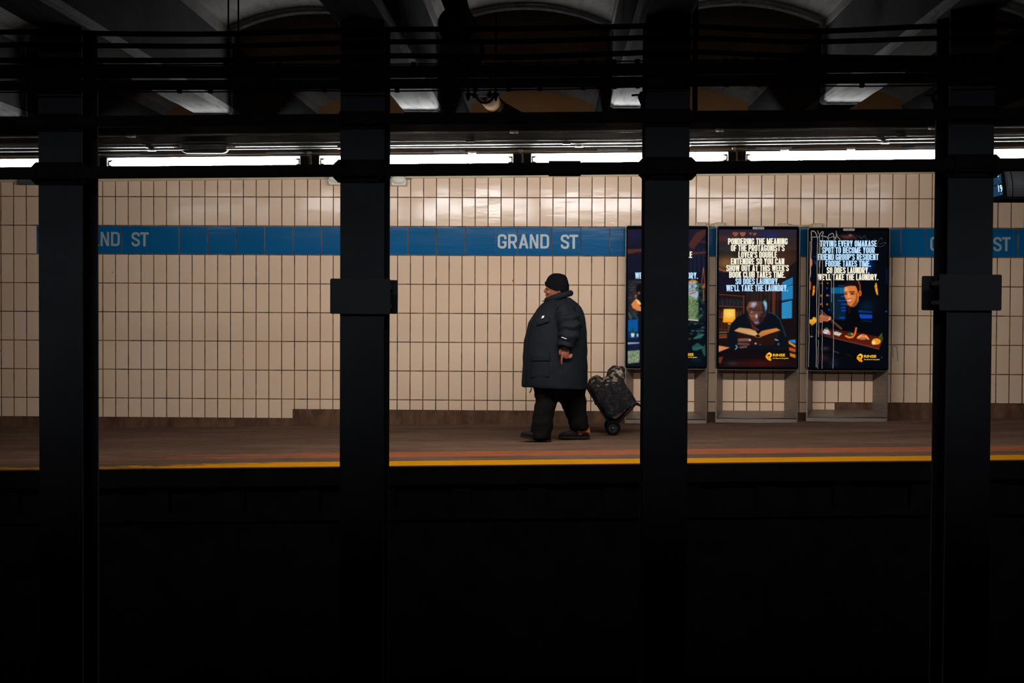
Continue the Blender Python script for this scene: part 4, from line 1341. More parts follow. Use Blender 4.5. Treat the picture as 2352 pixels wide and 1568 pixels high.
# desk
c.poly([(75, 1120), (1470, 1120), (1470, 1420), (75, 1420)], (15, 11, 14), 0.75)
c.glow((820, 1370), 520, 70, (66, 18, 14), 0.85); c.glow((330, 1370), 110, 40, (50, 54, 62), 0.6)
c.poly([(76, 1042), (290, 1080), (76, 1165)], (206, 128, 84)); c.poly([(76, 1260), (165, 1240), (130, 1360), (76, 1362)], (104, 42, 28))
c.poly([(1340, 950), (1468, 935), (1468, 1012), (1360, 968)], (38, 128, 190)); c.poly([(1340, 962), (1360, 968), (1468, 1040), (1468, 1085), (1345, 1010)], (210, 128, 52))
c.poly([(1352, 1072), (1468, 1105), (1468, 1168), (1352, 1135)], (178, 76, 28)); c.poly([(1366, 1175), (1468, 1205), (1468, 1272), (1368, 1240)], (196, 112, 30))
c.build('screen', YF - 0.003, t2, 'screen')
rows2 = (('PONDERING THE MEANING', 280, 1472, 322, 447), ("OF THE PROTAGONIST'S", 337, 1412, 455, 581), ("LOVER'S DOUBLE", 487, 1260, 590, 713), ('ENTENDRE SO YOU CAN', 337, 1406, 722, 846),
         ("SHOW OUT AT THIS WEEK'S", 245, 1497, 857, 980), ('BOOK CLUB TAKES TIME.', 303, 1430, 988, 1113))
lines(t2, 'cream_lettering', 'cream_type', rows2, 1640, 510, 8.71)
lines(t2, 'blue_lettering', 'blue_type', (('SO DOES LAUNDRY.', 428, 1302, 1122, 1245), ("WE'LL TAKE THE LAUNDRY.", 245, 1480, 1256, 1382)), 1640, 510, 8.71)
logo(t2, 1640, 660, 7.84)

# ---------------- right display: a man at a sushi counter, tagged with spray paint
t3 = display((1854, 2043.2, 523.6, 850), None, 968, 'lit advertising display showing a smiling man with sushi, tagged with dripping spray paint')
c = Canvas(1859.5, 529.5, 2038, 845.5, 1.15)
c.fill((7, 9, 16))
c.zoom(1850, 510, 8.71)
c.glow((850, 290), 190, 45, (86, 46, 40), 0.8); c.ell((900, 265), 36, 26, (150, 84, 60), 0.8); c.line([(740, 280), (860, 300)], 14, (120, 64, 50), 0.6); c.line([(760, 330), (960, 336)], 10, (110, 60, 46), 0.6)
c.poly([(540, 380), (1330, 380), (1330, 1100), (540, 1100)], (8, 20, 52), 0.55); c.glow((1240, 860), 110, 120, (14, 54, 150), 0.75)
c.poly([(88, 690), (135, 750), (138, 850), (112, 900), (84, 945)], (232, 104, 48)); c.poly([(84, 1170), (112, 1200), (108, 1350), (84, 1360)], (196, 84, 40))
c.poly([(155, 1268), (190, 1275), (186, 1400), (160, 1470), (135, 1468), (148, 1330)], (238, 140, 24)); c.line([(145, 1335), (190, 1335)], 9, (90, 44, 14))
c.poly([(1405, 1205), (1425, 1222), (1442, 1335), (1455, 1462), (1430, 1452), (1408, 1400), (1383, 1290)], (246, 158, 32)); c.line([(1385, 1315), (1440, 1312)], 9, (90, 46, 14))
c.line([(1628, 940), (1628, 1220)], 14, (10, 40, 150), 0.8)
for p in ((325, 1220), (445, 1218), (315, 1468), (435, 1466)): c.ell(p, 15, 15, (214, 88, 28))
for p in ((432, 1320), (470, 1470)): c.ell(p, 14, 12, (24, 72, 200))
c.line([(150, 690), (215, 690)], 18, (20, 48, 110), 0.8); c.line([(180, 770), (210, 840)], 26, (24, 66, 140), 0.8)
c.zoom(1850, 650, 7.465)
c.poly([(420, 70), (690, 60), (690, 640), (500, 620), (420, 470)], (8, 34, 56), 0.9)
c.poly([(440, 76), (690, 70), (690, 176), (440, 176)], (12, 92, 136)); c.line([(490, 80), (490, 170)], 12, (30, 120, 160), 0.6); c.line([(610, 76), (610, 172)], 14, (34, 130, 176), 0.6)
for a, b, y, w in ((570, 690, 298, 20), (620, 690, 358, 22), (620, 690, 420, 22), (625, 690, 470, 24), (590, 705, 592, 26), (620, 690, 225, 24), (560, 660, 42, 14)): c.line([(a, y), (b, y)], w, (20, 66, 190), 0.9)
for p in ((722, 425), (727, 478), (736, 600), (402, 212), (370, 85), (402, 455), (1384, 485), (704, 46)): c.ell(p, 13, 13, (26, 84, 226))
for p in ((268, 215), (372, 208), (266, 358), (372, 362)): c.ell(p, 14, 18, (222, 96, 30))
c.poly([(915, 462), (1145, 485), (1145, 508), (915, 500)], (14, 62, 160)); c.poly([(925, 528), (1145, 540), (1145, 608), (925, 606)], (14, 68, 182)); c.line([(945, 645), (1140, 655)], 14, (10, 34, 100)); c.glow((1050, 400), 140, 110, (8, 30, 52), 0.8)
c.poly([(700, 400), (860, 400), (960, 640), (1000, 800), (640, 800), (690, 560)], (7, 8, 14), 0.95)
c.poly([(672, 62), (760, 40), (862, 44), (900, 100), (915, 200), (912, 300), (880, 365), (830, 408), (775, 402), (730, 366), (698, 290), (668, 215), (664, 130)], (214, 122, 58))
c.poly([(860, 160), (910, 190), (905, 300), (870, 370), (820, 404), (780, 396), (830, 330), (870, 250)], (120, 58, 32), 0.75)
c.line([(892, 170), (906, 250), (896, 320)], 16, (240, 132, 40), 0.95)
c.poly([(664, 66), (674, 0), (720, -60), (800, -84), (880, -60), (935, 0), (945, 100), (930, 170), (900, 180), (890, 110), (860, 46), (760, 44)], (26, 13, 16))
c.line([(905, -40), (935, 30), (940, 110)], 15, (206, 94, 32), 0.95)
c.ell((936, 172), 26, 52, (232, 116, 36)); c.ell((934, 175), 13, 32, (150, 62, 24))
c.poly([(720, 380), (770, 400), (770, 520), (735, 520)], (40, 16, 16), 0.8)
c.line([(676, 152), (712, 150)], 13, (40, 20, 18)); c.line([(760, 150), (840, 146)], 15, (44, 21, 18))
c.ell((690, 182), 24, 14, (96, 56, 66)); c.line([(672, 186), (712, 190)], 9, (26, 14, 22)); c.ell((805, 180), 34, 16, (112, 58, 40)); c.line([(776, 184), (836, 184)], 10, (30, 15, 14))
c.poly([(728, 170), (752, 172), (768, 248), (722, 256)], (246, 160, 88), 0.9); c.line([(722, 258), (770, 250)], 9, (120, 58, 34), 0.9); c.glow((700, 110), 30, 40, (246, 176, 110), 0.8); c.glow((780, 250), 40, 34, (240, 150, 74), 0.7)
c.poly([(704, 285), (740, 282), (800, 272), (780, 308), (735, 312)], (226, 196, 214)); c.line([(698, 282), (740, 280), (812, 262)], 8, (96, 42, 34)); c.line([(712, 318), (760, 322), (800, 300)], 9, (120, 56, 40), 0.9)
c.glow((740, 360), 40, 20, (206, 110, 56), 0.7)
c.poly([(235, 560), (275, 525), (350, 555), (420, 565), (442, 600), (410, 640), (380, 662), (300, 655), (290, 682), (236, 668)], (184, 98, 62))
for a, b in (((250, 600), (420, 622)), ((250, 640), (390, 655)), ((330, 560), (430, 598))): c.line([a, b], 7, (96, 44, 32), 0.9)
c.ell((414, 618), 16, 14, (226, 200, 206)); c.ell((425, 590), 18, 12, (214, 160, 140))
c.line([(262, 465), (625, 782)], 11, (176, 100, 72)); c.line([(240, 500), (330, 560)], 10, (150, 84, 62)); c.line([(440, 660), (612, 790)], 8, (140, 78, 58))
c.poly([(60, 622), (200, 622), (180, 680), (140, 704), (125, 725), (105, 722), (88, 700), (66, 680)], (232, 172, 44), 1, (206, 130, 26)); c.ell((150, 606), 34, 26, (226, 160, 40)); c.line([(62, 626), (198, 626)], 7, (246, 206, 110))
c.line([(112, 720), (108, 900)], 6, (56, 50, 44), 0.8); c.ell((104, 915), 24, 10, (150, 140, 120))
c.poly([(180, 820), (300, 780), (480, 790), (900, 850), (1345, 935), (1262, 1132), (1000, 1062), (480, 938), (200, 860)], (62, 20, 12), 1, (96, 30, 14)); c.line([(480, 940), (1000, 1064), (1262, 1132)], 11, (158, 78, 60), 0.9); c.line([(330, 905), (480, 940)], 8, (120, 90, 100), 0.8)
c.poly([(296, 826), (330, 785), (390, 792), (425, 840), (430, 885), (360, 872), (305, 850)], (206, 204, 222)); c.line([(310, 815), (420, 872)], 14, (150, 92, 120)); c.line([(392, 800), (428, 880)], 12, (206, 110, 92)); c.ell((362, 780), 28, 20, (70, 110, 34)); c.ell((340, 850), 30, 16, (232, 232, 240), 0.8)
c.poly([(478, 832), (540, 828), (630, 862), (600, 884), (578, 912), (510, 890), (482, 866)], (188, 200, 206)); c.poly([(490, 845), (600, 872), (580, 905), (505, 885)], (226, 222, 214), 0.9); c.line([(520, 885), (580, 900)], 14, (200, 132, 34)); c.line([(500, 850), (590, 862)], 8, (70, 90, 96), 0.8)
c.line([(690, 905), (740, 932), (810, 925), (850, 870), (872, 770)], 30, (232, 112, 30)); c.line([(700, 905), (760, 930), (815, 912)], 10, (250, 176, 70)); c.ell((765, 875), 46, 26, (52, 82, 36)); c.ell((800, 872), 18, 16, (214, 150, 40)); c.line([(856, 760), (868, 800)], 7, (226, 110, 40)); c.line([(884, 772), (868, 800)], 7, (200, 80, 30))
c.poly([(880, 940), (930, 890), (990, 872), (1050, 890), (1096, 965), (1060, 968), (1030, 940), (940, 950), (905, 965)], (224, 104, 36)); c.line([(890, 935), (940, 895), (1000, 884)], 14, (244, 222, 172)); c.line([(1030, 900), (1088, 960)], 14, (244, 214, 150)); c.poly([(930, 950), (990, 930), (1040, 950), (1030, 972), (940, 972)], (150, 108, 88))
for x in (925, 955, 985, 1015): c.ell((x, 930 - 14 * math.sin((x - 905) / 40)), 9, 9, (250, 170, 120))
c.ell((985, 878), 26, 14, (222, 66, 30))
c.poly([(1250, 930), (1310, 842), (1326, 930), (1300, 1010)], (60, 66, 26)); c.line([(1262, 930), (1310, 870)], 6, (120, 126, 60), 0.8)
c.ell((1215, 1000), 76, 54, (240, 164, 40)); c.ell((1170, 1022), 34, 34, (246, 222, 140), 0.9)
for x in (1195, 1225, 1255): c.line([(x - 12, 955), (x + 14, 1030)], 9, (206, 110, 20), 0.8)
c.glow((340, 1120), 60, 30, (70, 56, 76), 0.7); c.glow((320, 1280), 90, 60, (52, 24, 28), 0.7); c.line([(490, 1165), (570, 1195)], 18, (60, 74, 96), 0.7); c.line([(700, 1215), (800, 1250)], 10, (70, 28, 24), 0.7); c.glow((480, 1370), 80, 70, (22, 28, 46), 0.8); c.ell((1306, 1272), 9, 9, (90, 110, 150))
c.build('screen', YF - 0.003, t3, 'screen')
rows3 = (('TRYING EVERY OMAKASE', 290, 1425, 366, 490), ('SPOT TO BECOME YOUR', 328, 1388, 500, 622), ("FRIEND GROUP'S RESIDENT", 250, 1462, 635, 758), ('FOODIE TAKES TIME.', 398, 1308, 768, 890))
lines(t3, 'blue_lettering', 'blue_type', rows3, 1850, 510, 8.71)
lines(t3, 'cream_lettering', 'cream_type', (('SO DOES LAUNDRY.', 425, 1278, 900, 1026), ("WE'LL TAKE THE LAUNDRY.", 248, 1457, 1037, 1161)), 1850, 510, 8.71)
logo(t3, 1850 - (935 / 7.84 - 885 / 7.465), 650 + (1208 / 7.465 - 1168 / 7.84), 7.84)
m = MB()


def spray(pts, w):
    for q in thick([(1850 + x / 8.71, 510 + y / 8.71) for x, y in pts], w / 8.71):
        m.add([at(p.x, p.y, YF - 0.014) for p in q], [(0, 1, 2, 3)])


def smooth2(pts):
    out = []
    for i in range(len(pts) - 1):
        p0, p1, p2, p3 = pts[max(i - 1, 0)], pts[i], pts[i + 1], pts[min(i + 2, len(pts) - 1)]
        for k in range(5):
            t = k / 5
            out.append(tuple(0.5 * (2 * p1[j] + (p2[j] - p0[j]) * t + (2 * p0[j] - 5 * p1[j] + 4 * p2[j] - p3[j]) * t * t + (3 * p1[j] - p0[j] - 3 * p2[j] + p3[j]) * t ** 3) for j in (0, 1)))
    return out + [pts[-1]]


for pts, w in (([(118, 360), (120, 260), (118, 190), (170, 180), (215, 240), (240, 330)], 17), ([(105, 318), (160, 298), (240, 296), (290, 300)], 15), ([(245, 170), (262, 240)], 12),
               ([(285, 345), (282, 270), (310, 210), (350, 190), (352, 230), (320, 280), (350, 280), (430, 300), (470, 330)], 16), ([(455, 345), (450, 300), (480, 250), (540, 225), (565, 260), (575, 340)], 16),
               ([(470, 320), (560, 290), (610, 320)], 12), ([(600, 345), (618, 260), (615, 175)], 16), ([(615, 180), (640, 290), (700, 350)], 14), ([(350, 370), (380, 440), (440, 410), (460, 350)], 10)):
    spray(smooth2(pts), w)
for x, y0, x2, y1, w in ((98, 380, 62, 2900, 11), (128, 330, 100, 1100, 13), (240, 330, 215, 2900, 13), (278, 340, 262, 2300, 11), (345, 300, 337, 1700, 11), (337, 1750, 335, 2930, 11), (513, 880, 525, 1600, 9), (575, 340, 555, 2930, 12), (300, 420, 292, 900, 8), (262, 2350, 245, 2930, 9)):
    n_ = 9
    spray([(x + (x2 - x) * i / n_ + 5 * math.sin(i * 2.3 + x), y0 + (y1 - y0) * i / n_) for i in range(n_ + 1)], w)
m.build('spray_paint', 'paint_spray', t3)
m = MB()
for pts in ([(960, 280), (990, 330), (1030, 345)], [(1080, 270), (1090, 310), (1130, 320), (1190, 262), (1200, 310), (1240, 350)], [(1380, 330), (1400, 380)], [(1535, 360), (1520, 310), (1470, 370), (1440, 450), (1480, 495), (1560, 470), (1612, 410)], [(1480, 440), (1550, 420), (1612, 405)]):
    spray(smooth2(pts), 7)
m.build('thin_spray_paint', 'grey_plastic', t3)

# ---------------- left display, its middle hidden by a column
t1 = display((1436.5, 1626.5, 519.3, 845.8), None, 966, 'lit advertising display with its middle hidden behind a column', False)
c = Canvas(1441.5, 526.5, 1621, 841, 1.0)
c.fill((16, 20, 34))
c.zoom(1420, 490, 3.136)
c.poly([(66, 110), (635, 110), (635, 430), (66, 430)], (30, 27, 44), 1, (20, 22, 40))
c.glow((110, 160), 60, 30, (34, 28, 62), 0.9); c.poly([(66, 258), (190, 254), (190, 280), (66, 290)], (92, 46, 34), 0.9); c.line([(110, 286), (150, 276), (185, 290)], 5, (22, 18, 26))
c.poly([(500, 230), (560, 140), (630, 110), (630, 150), (540, 260)], (88, 46, 36), 0.75); c.line([(510, 290), (630, 280)], 16, (100, 50, 34), 0.8); c.line([(560, 200), (625, 205)], 14, (78, 40, 34), 0.7)
for x in (520, 548, 580, 612): c.line([(x, 250), (x + 4, 420)], 8, (34, 42, 64), 0.7)
c.poly([(70, 480), (190, 470), (190, 760), (70, 760)], (34, 34, 40))
for i in range(14):
    for j in range(4):
        if (i * 5 + j * 3) % 4: c.line([(76 + j * 28 + (i % 2) * 12, 492 + i * 19), (96 + j * 28 + (i % 2) * 12, 491 + i * 19)], 9, (58, 54, 58) if (i + j) % 3 else (76, 66, 60), 0.8)
c.ell((155, 545), 26, 40, (16, 14, 18)); c.ell((150, 572), 10, 10, (150, 88, 54), 0.8); c.ell((126, 594), 9, 12, (164, 96, 56), 0.8)
c.poly([(140, 590), (190, 570), (190, 760), (178, 1080), (150, 1080), (140, 760)], (17, 21, 32))
c.poly([(94, 652), (128, 612), (150, 628), (172, 656), (150, 662), (182, 680), (184, 706), (140, 700), (104, 680)], (216, 128, 70)); c.poly([(128, 612), (150, 628), (168, 656), (140, 650)], (246, 196, 140), 0.9)
c.line([(80, 720), (90, 755)], 18, (70, 96, 100), 0.6); c.line([(110, 715), (140, 758)], 14, (52, 74, 82), 0.6)
c.poly([(70, 766), (142, 762), (142, 900), (70, 900)], (12, 80, 150)); c.poly([(70, 850), (142, 850), (142, 905), (70, 905)], (16, 44, 80), 0.8)
c.line([(105, 862), (98, 830)], 6, (24, 70, 40)); c.line([(106, 862), (114, 832)], 6, (30, 80, 44)); c.line([(105, 862), (106, 825)], 6, (26, 66, 44))
c.poly([(90, 862), (118, 862), (114, 890), (95, 890)], (196, 214, 220)); c.poly([(132, 866), (146, 866), (146, 888), (135, 888)], (176, 196, 204))
c.poly([(68, 905), (150, 905), (150, 985), (68, 985)], (18, 28, 56)); c.poly([(68, 928), (152, 928), (152, 936), (68, 942)], (156, 168, 180))
c.poly([(68, 990), (154, 984), (154, 1072), (68, 1082)], (140, 158, 130)); c.speckle([(68, 990), (154, 984), (154, 1072), (68, 1082)], (64, 74, 54), 0.28, 5)
for q in np.linspace(0, 2 * PI, 2): c.ell((186, 815), 14, 60, (150, 120, 60), 0.6, 0.85)
c.poly([(492, 520), (505, 492), (535, 478), (560, 486), (578, 520), (576, 772), (492, 764)], (150, 176, 196)); c.line([(492, 515), (508, 492), (535, 481), (560, 487), (577, 510)], 12, (206, 122, 40))
c.poly([(492, 580), (576, 620), (576, 766), (492, 758)], (96, 120, 78), 0.9); c.speckle([(492, 590), (576, 620), (576, 762), (492, 752)], (160, 176, 120), 0.3, 9); c.speckle([(492, 600), (576, 630), (576, 762), (492, 752)], (48, 72, 40), 0.3, 12)
for a, b in (((535, 482), (535, 560)), ((492, 562), (576, 552)), ((505, 500), (560, 545)), ((560, 500), (510, 550))): c.line([a, b], 4, (90, 70, 48), 0.9)
c.line([(492, 764), (576, 772)], 7, (214, 196, 160)); c.line([(516, 578), (556, 568)], 9, (170, 88, 40))
c.line([(600, 500), (614, 390)], 4, (196, 96, 46)); c.line([(622, 500), (614, 390)], 4, (196, 96, 46)); c.poly([(598, 505), (626, 505), (622, 545), (604, 545)], (196, 92, 44)); c.line([(614, 545), (616, 625)], 8, (190, 90, 36))
rr = random.Random(4)
for i in range(46): c.ell((565 + rr.random() * 50, 490 + rr.random() * 270), 6 + 5 * rr.random(), 8, [(34, 62, 48), (58, 92, 62), (26, 48, 44)][i % 3], 0.85)
c.poly([(492, 775), (635, 775), (635, 1110), (492, 1110)], (8, 14, 20), 0.9)
for i in range(20):
    x, y = 500 + rr.random() * 110, 785 + rr.random() * 90
    c.ell((x, y), 14, 7, [(60, 86, 92), (28, 52, 52), (18, 36, 42)][i % 3], 0.8)
for pts in (((540, 900), (580, 865), (615, 870), (600, 900), (560, 905)), ((530, 960), (570, 930), (615, 960), (600, 975), (560, 990), (535, 985)), ((600, 980), (625, 940), (630, 1030), (615, 1020))): c.poly(pts, (34, 78, 74), 0.95)
c.line([(545, 900), (610, 875)], 5, (96, 140, 136), 0.8); c.line([(540, 975), (605, 965)], 4, (80, 126, 120), 0.8)
c.line([(492, 906), (520, 902)], 14, (80, 44, 22), 0.8); c.glow((560, 1050), 40, 20, (14, 34, 46), 0.8)
c.build('screen', YF - 0.003, t1, 'screen')
lines(t1, 'cream_lettering', 'cream_type', (('I', 496.5, 506, 228, 272), ('C', 167, 188, 274, 320), ('LE', 495, 533, 274, 320)), 1420, 490, 3.136)
lines(t1, 'blue_lettering', 'blue_type', (('Y.', 483, 506, 377, 420), ("WE'LL TAKE THE LAUNDRY.", 122, 574, 425, 470)), 1420, 490, 3.136)
m = MB(); fn = lambda a, b: at(1420 + a / 3.136, 490 + b / 3.136, YF - 0.009)
font_mesh(m, 'RINSE', 455, 543, 1006, 1026, fn, 0.03); font_mesh(m, "It's time to be great", 455, 567, 1030, 1042, fn, 0.03)
m.build('small_lettering', 'yellow_type', t1)

# ---------------- cable boxes fixed to the tiles between the displays
YB = YW - 0.05
for pl, pr2, y, lab in (((1597.5, 1622), (1641.5, 1665.5), 515.5, 'pair of beige cable boxes joined by a short pipe, left of the middle display top'),
                        ((1787, 1812), (1866, 1889.5), 517.5, 'pair of beige cable boxes joined by a longer pipe, right of the middle display top')):
    c0 = at((pl[0] + pr2[1]) / 2, y, YB)
    t = thing('cable_box', tuple(c0), lab, 'cable box', 'beige cable boxes over the displays')
    for a, b in (pl, pr2):
        p0, p1 = at(a, y + 6, YB), at(b, y - 5, YB)
        m = MB(); m.box(p0.x, p1.x, YB, YW - 0.001, p0.z, p1.z); m.build('box', 'beige_box', t, False, 0.008)
    m = MB(); p0, p1 = at(pl[1] - 2, y + 1.5, YB + 0.02), at(pr2[0] + 2, y + 1.5, YB + 0.02)
    m.tube([p0, p1], 0.011, 12); m.build('pipe', 'beige_box', t, True)
    for px in (pl[1] + 3, pr2[0] - 3):
        q = at(px, y + 1.5, YB + 0.02); m = MB(); m.tube([q - Vector((0.014, 0, 0)), q + Vector((0.014, 0, 0))], 0.018, 12); m.build('pipe_nut', 'beige_box', t, True)

# ---------------- green streaks on the tiles
m = MB()
for pts in (((2049.5, 795), (2051, 812), (2051.5, 822)), ((2055, 795), (2060, 797), (2061.5, 815), (2062, 830)), ((2048.5, 796), (2056, 794))):
    for qd in thick(pts, 1.7): m.add([at(p.x, p.y, YW - 0.002) for p in qd], [(0, 1, 2, 3)])
M['green'] = varied('faded_green_paint', (0.06, 0.22, 0.14, 1), (0.10, 0.26, 0.17, 1), 30, 0.6, 0, 0)
tag(m.build('paint_mark', 'green'), 'faint green paint streaks on the tiles right of the right display', 'paint mark')
# ================================================================== THE WALKING PERSON
YPN = floor_pt(1275, 1012).y
S = YPN / F_PX                     # metres in one pixel at the person


def P(px, py, d=0.0):
    """point the photograph shows at px, py on the person's own plane, moved d metres away from the camera"""
    q = at(px, py, YPN)
    return Vector((q.x, q.y + d, q.z))


base = P(1275, 1012); base.z = zf(base.x)
person = thing('person', tuple(base), 'stout person in a charcoal parka and black beanie walking left, pulling a patterned cart', 'person')


def ring(y, xf, xb, hd, n=32, e=2.3, d=0.0, tilt=0.0, sag=0.0):
    """superellipse section: front and back columns, half depth; tilt lowers the back, sag lowers the sides"""
    out = []
    cx_, hx = (xf + xb) / 2, (xb - xf) / 2
    for j in range(n):
        a = 2 * PI * j / n
        ca, sa = math.cos(a), math.sin(a)
        u = math.copysign(abs(ca) ** (2 / e), ca); v = math.copysign(abs(sa) ** (2 / e), sa)
        out.append(P(cx_ + hx * u, y + tilt * u + sag * (v * v), d + hd * v))
    return out


# ---- body: one continuous skin (head with face, neck, trunk, limbs, hands)
b = MB()
b.loft([ring(*r, n=28, e=2.1) for r in ((630, 1270, 1289, .035), (636, 1263, 1298, .058), (643, 1258, 1303, .070), (651, 1255.8, 1305, .076), (657, 1254.8, 1305, .077), (661, 1254.2, 1304, .076), (664, 1255.2, 1303, .075),
                                        (667, 1256, 1302, .073), (671, 1255.8, 1300, .071), (675, 1255.6, 1298, .067), (679, 1256, 1295, .061), (683, 1255.6, 1290, .052), (686.5, 1257.5, 1285, .040), (688.5, 1262, 1280, .025))])
b.loft([ring(*r, n=20, e=2) for r in ((676, 1266, 1299, .052), (688, 1266, 1300, .054), (704, 1262, 1306, .075))])
nose = [P(1256.5, 660.5), P(1253.6, 664), P(1250.9, 668), P(1251.2, 670.3), P(1255, 671.5)]
b.tube(nose, [.007, .008, .0095, .009, .006], 12)
for s in (-1, 1):
    b.ellipsoid(P(1253.6, 669.6, s * .010), .009, .007, .006, 10, 8)
    b.ellipsoid(P(1258.5, 671.5, s * .040), .016, .018, .017, 12, 8)            # cheek
    b.ellipsoid(P(1256.4, 661.2, s * .028), .014, .026, .008, 12, 8)            # brow
    b.ellipsoid(P(1284, 666, s * .074), .018, .010, .030, 12, 8)               # ear
b.ellipsoid(P(1254.6, 675.6), .009, .022, .0055, 12, 8)
b.ellipsoid(P(1254.8, 678.2), .009, .020, .006, 12, 8)
b.ellipsoid(P(1257, 684), .017, .022, .014, 12, 8)
b.loft([ring(*r, n=28, e=2.2) for r in ((698, 1258, 1312, .10), (710, 1246, 1326, .17), (740, 1228, 1334, .20), (790, 1222, 1336, .21), (850, 1222, 1338, .21), (880, 1232, 1334, .17), (898, 1250, 1325, .10))])
legL = [P(1262, 880, -.10), P(1255, 925, -.10), P(1249, 960, -.095), P(1252, 1000, -.09)]
legR = [P(1305, 880, .10), P(1318, 925, .10), P(1328, 960, .09), P(1334, 1000, .09)]
for lg in (legL, legR): b.tube(lg, [.095, .080, .062, .042], 16)
armL = [P(1291, 712, -.17), P(1303, 735, -.25), P(1310, 757, -.29), P(1305, 778, -.305), P(1299.5, 797, -.31)]
armR = [P(1291, 712, .17), P(1314, 745, .28), P(1330, 778, .34), P(1337, 812, .38), P(1339, 838, .40)]
for ar in (armL, armR): b.tube(ar, [.060, .055, .045, .036, .026], 14)


def hand(wr, fwd, down, side, curl):
    """palm, four fingers and a thumb; fwd towards the fingertips, side towards the thumb"""
    fwd, side = fwd.normalized(), side.normalized()
    nrm = fwd.cross(side).normalized()
    R3 = Matrix((fwd, side, nrm)).transposed()
    b.ellipsoid(wr + fwd * .040, .048, .036, .017, 16, 10, R3)
    b.ellipsoid(wr + fwd * .010, .030, .024, .018, 14, 8, R3)
    for k, (o, ln, cu) in enumerate(((.026, .068, curl[0]), (.009, .075, curl[1]), (-.009, .070, curl[2]), (-.026, .056, curl[3]))):
        p = wr + fwd * .074 + side * o
        d = (fwd + side * o * 2).normalized(); pts = [wr + fwd * .05 + side * o, p]
        a = 0
        for f in (.46, .32, .26):
            a += cu
            p = p + (d * math.cos(a) + down * math.sin(a)) * ln * f
            pts.append(p)
        b.tube(pts, [.010, .0098, .0092, .0086, .0070], 10)
        b.ellipsoid(pts[-1], .0075, .0075, .0075, 8, 6)
    p = wr + fwd * .012 + side * .026
    t1_ = p + (fwd * .55 + side * .8).normalized() * .034 + down * .004
    t2_ = t1_ + (fwd * .95 + side * .15).normalized() * .030 + down * .008
    b.tube([wr + fwd * .004 + side * .008, p, t1_, t2_], [.013, .0125, .0105, .0085], 10)
    b.ellipsoid(t2_, .0085, .0085, .0085, 8, 6)


hand(P(1299.0, 797.0, -.31), Vector((-.12, -.05, -1)), Vector((.85, .30, .25)).normalized(), Vector((-.95, -.25, .10)), (0.10, .85, 1.0, 1.05))
hr = P(1339, 838, .40)
hand(hr, Vector((-.05, -.1, -1)), Vector((-.75, -.60, .1)).normalized(), Vector((-.5, .85, 0)), (.95, 1.0, 1.0, 1.0))
body = remesh(b, 'body', 0.0052, 1)
shift(body, base)
link('body', body, 'skin', person)
for s in (-1, 1):
    m = MB(); m.ellipsoid(P(1257.6, 665.3, s * .029), .009, .010, .007, 14, 10); m.build('eye', 'eye', person, True)

# ---- parka: trunk and both sleeves as one cloth shell
b = MB()
TR = ((683, 1264, 1309, .075), (690, 1252, 1316, .12), (698, 1243, 1326, .18), (706, 1237, 1333.5, .215), (717, 1230, 1339.5, .242), (728, 1221.5, 1343, .255), (741, 1213, 1345.3, .262), (761, 1208.5, 1347.3, .268), (787, 1204.3, 1348.6, .275), (824, 1201.4, 1349.4, .282),
      (864, 1199.0, 1350, .288), (884, 1198.9, 1350.4, .288), (889.5, 1199.4, 1350.4, .284))
b.loft([ring(*r, n=56, e=2.35, tilt=3.0 * max(0, (r[0] - 700) / 190)) for r in TR])


def spl(pts, n=6):
    out = []
    for i in range(len(pts) - 1):
        p0, p1, p2, p3 = pts[max(i - 1, 0)], pts[i], pts[i + 1], pts[min(i + 2, len(pts) - 1)]
        for k in range(n):
            t = k / n
            out.append(0.5 * (2 * p1 + (p2 - p0) * t + (2 * p0 - 5 * p1 + 4 * p2 - p3) * t * t + (3 * p1 - p0 - 3 * p2 + p3) * t ** 3))
    return out + [pts[-1]]


sl = spl([P(1287, 706, -.15), P(1297, 720, -.215), P(1306, 740, -.265), P(1308, 757, -.285), P(1304, 775, -.30), P(1298.5, 790, -.305), P(1297.6, 797.5, -.306)])
rad = np.interp(np.linspace(0, 1, len(sl)), (0, .2, .45, .62, .8, .93, 1), (.078, .094, .096, .088, .073, .058, .052))
b.tube(sl, [float(r) for r in rad], 24)
sr = spl([P(1287, 706, .15), P(1310, 740, .26), P(1327, 775, .335), P(1335, 805, .37), P(1338.5, 828, .39)])
rad2 = np.interp(np.linspace(0, 1, len(sr)), (0, .3, .6, 1), (.078, .092, .076, .052))
b.tube(sr, [float(r) for r in rad2], 20)
coat = remesh(b, 'parka', 0.0085, 2)
SLV = [Vector(p) for p in sl]
seglen = np.cumsum([0] + [(SLV[i + 1] - SLV[i]).length for i in range(len(SLV) - 1)])


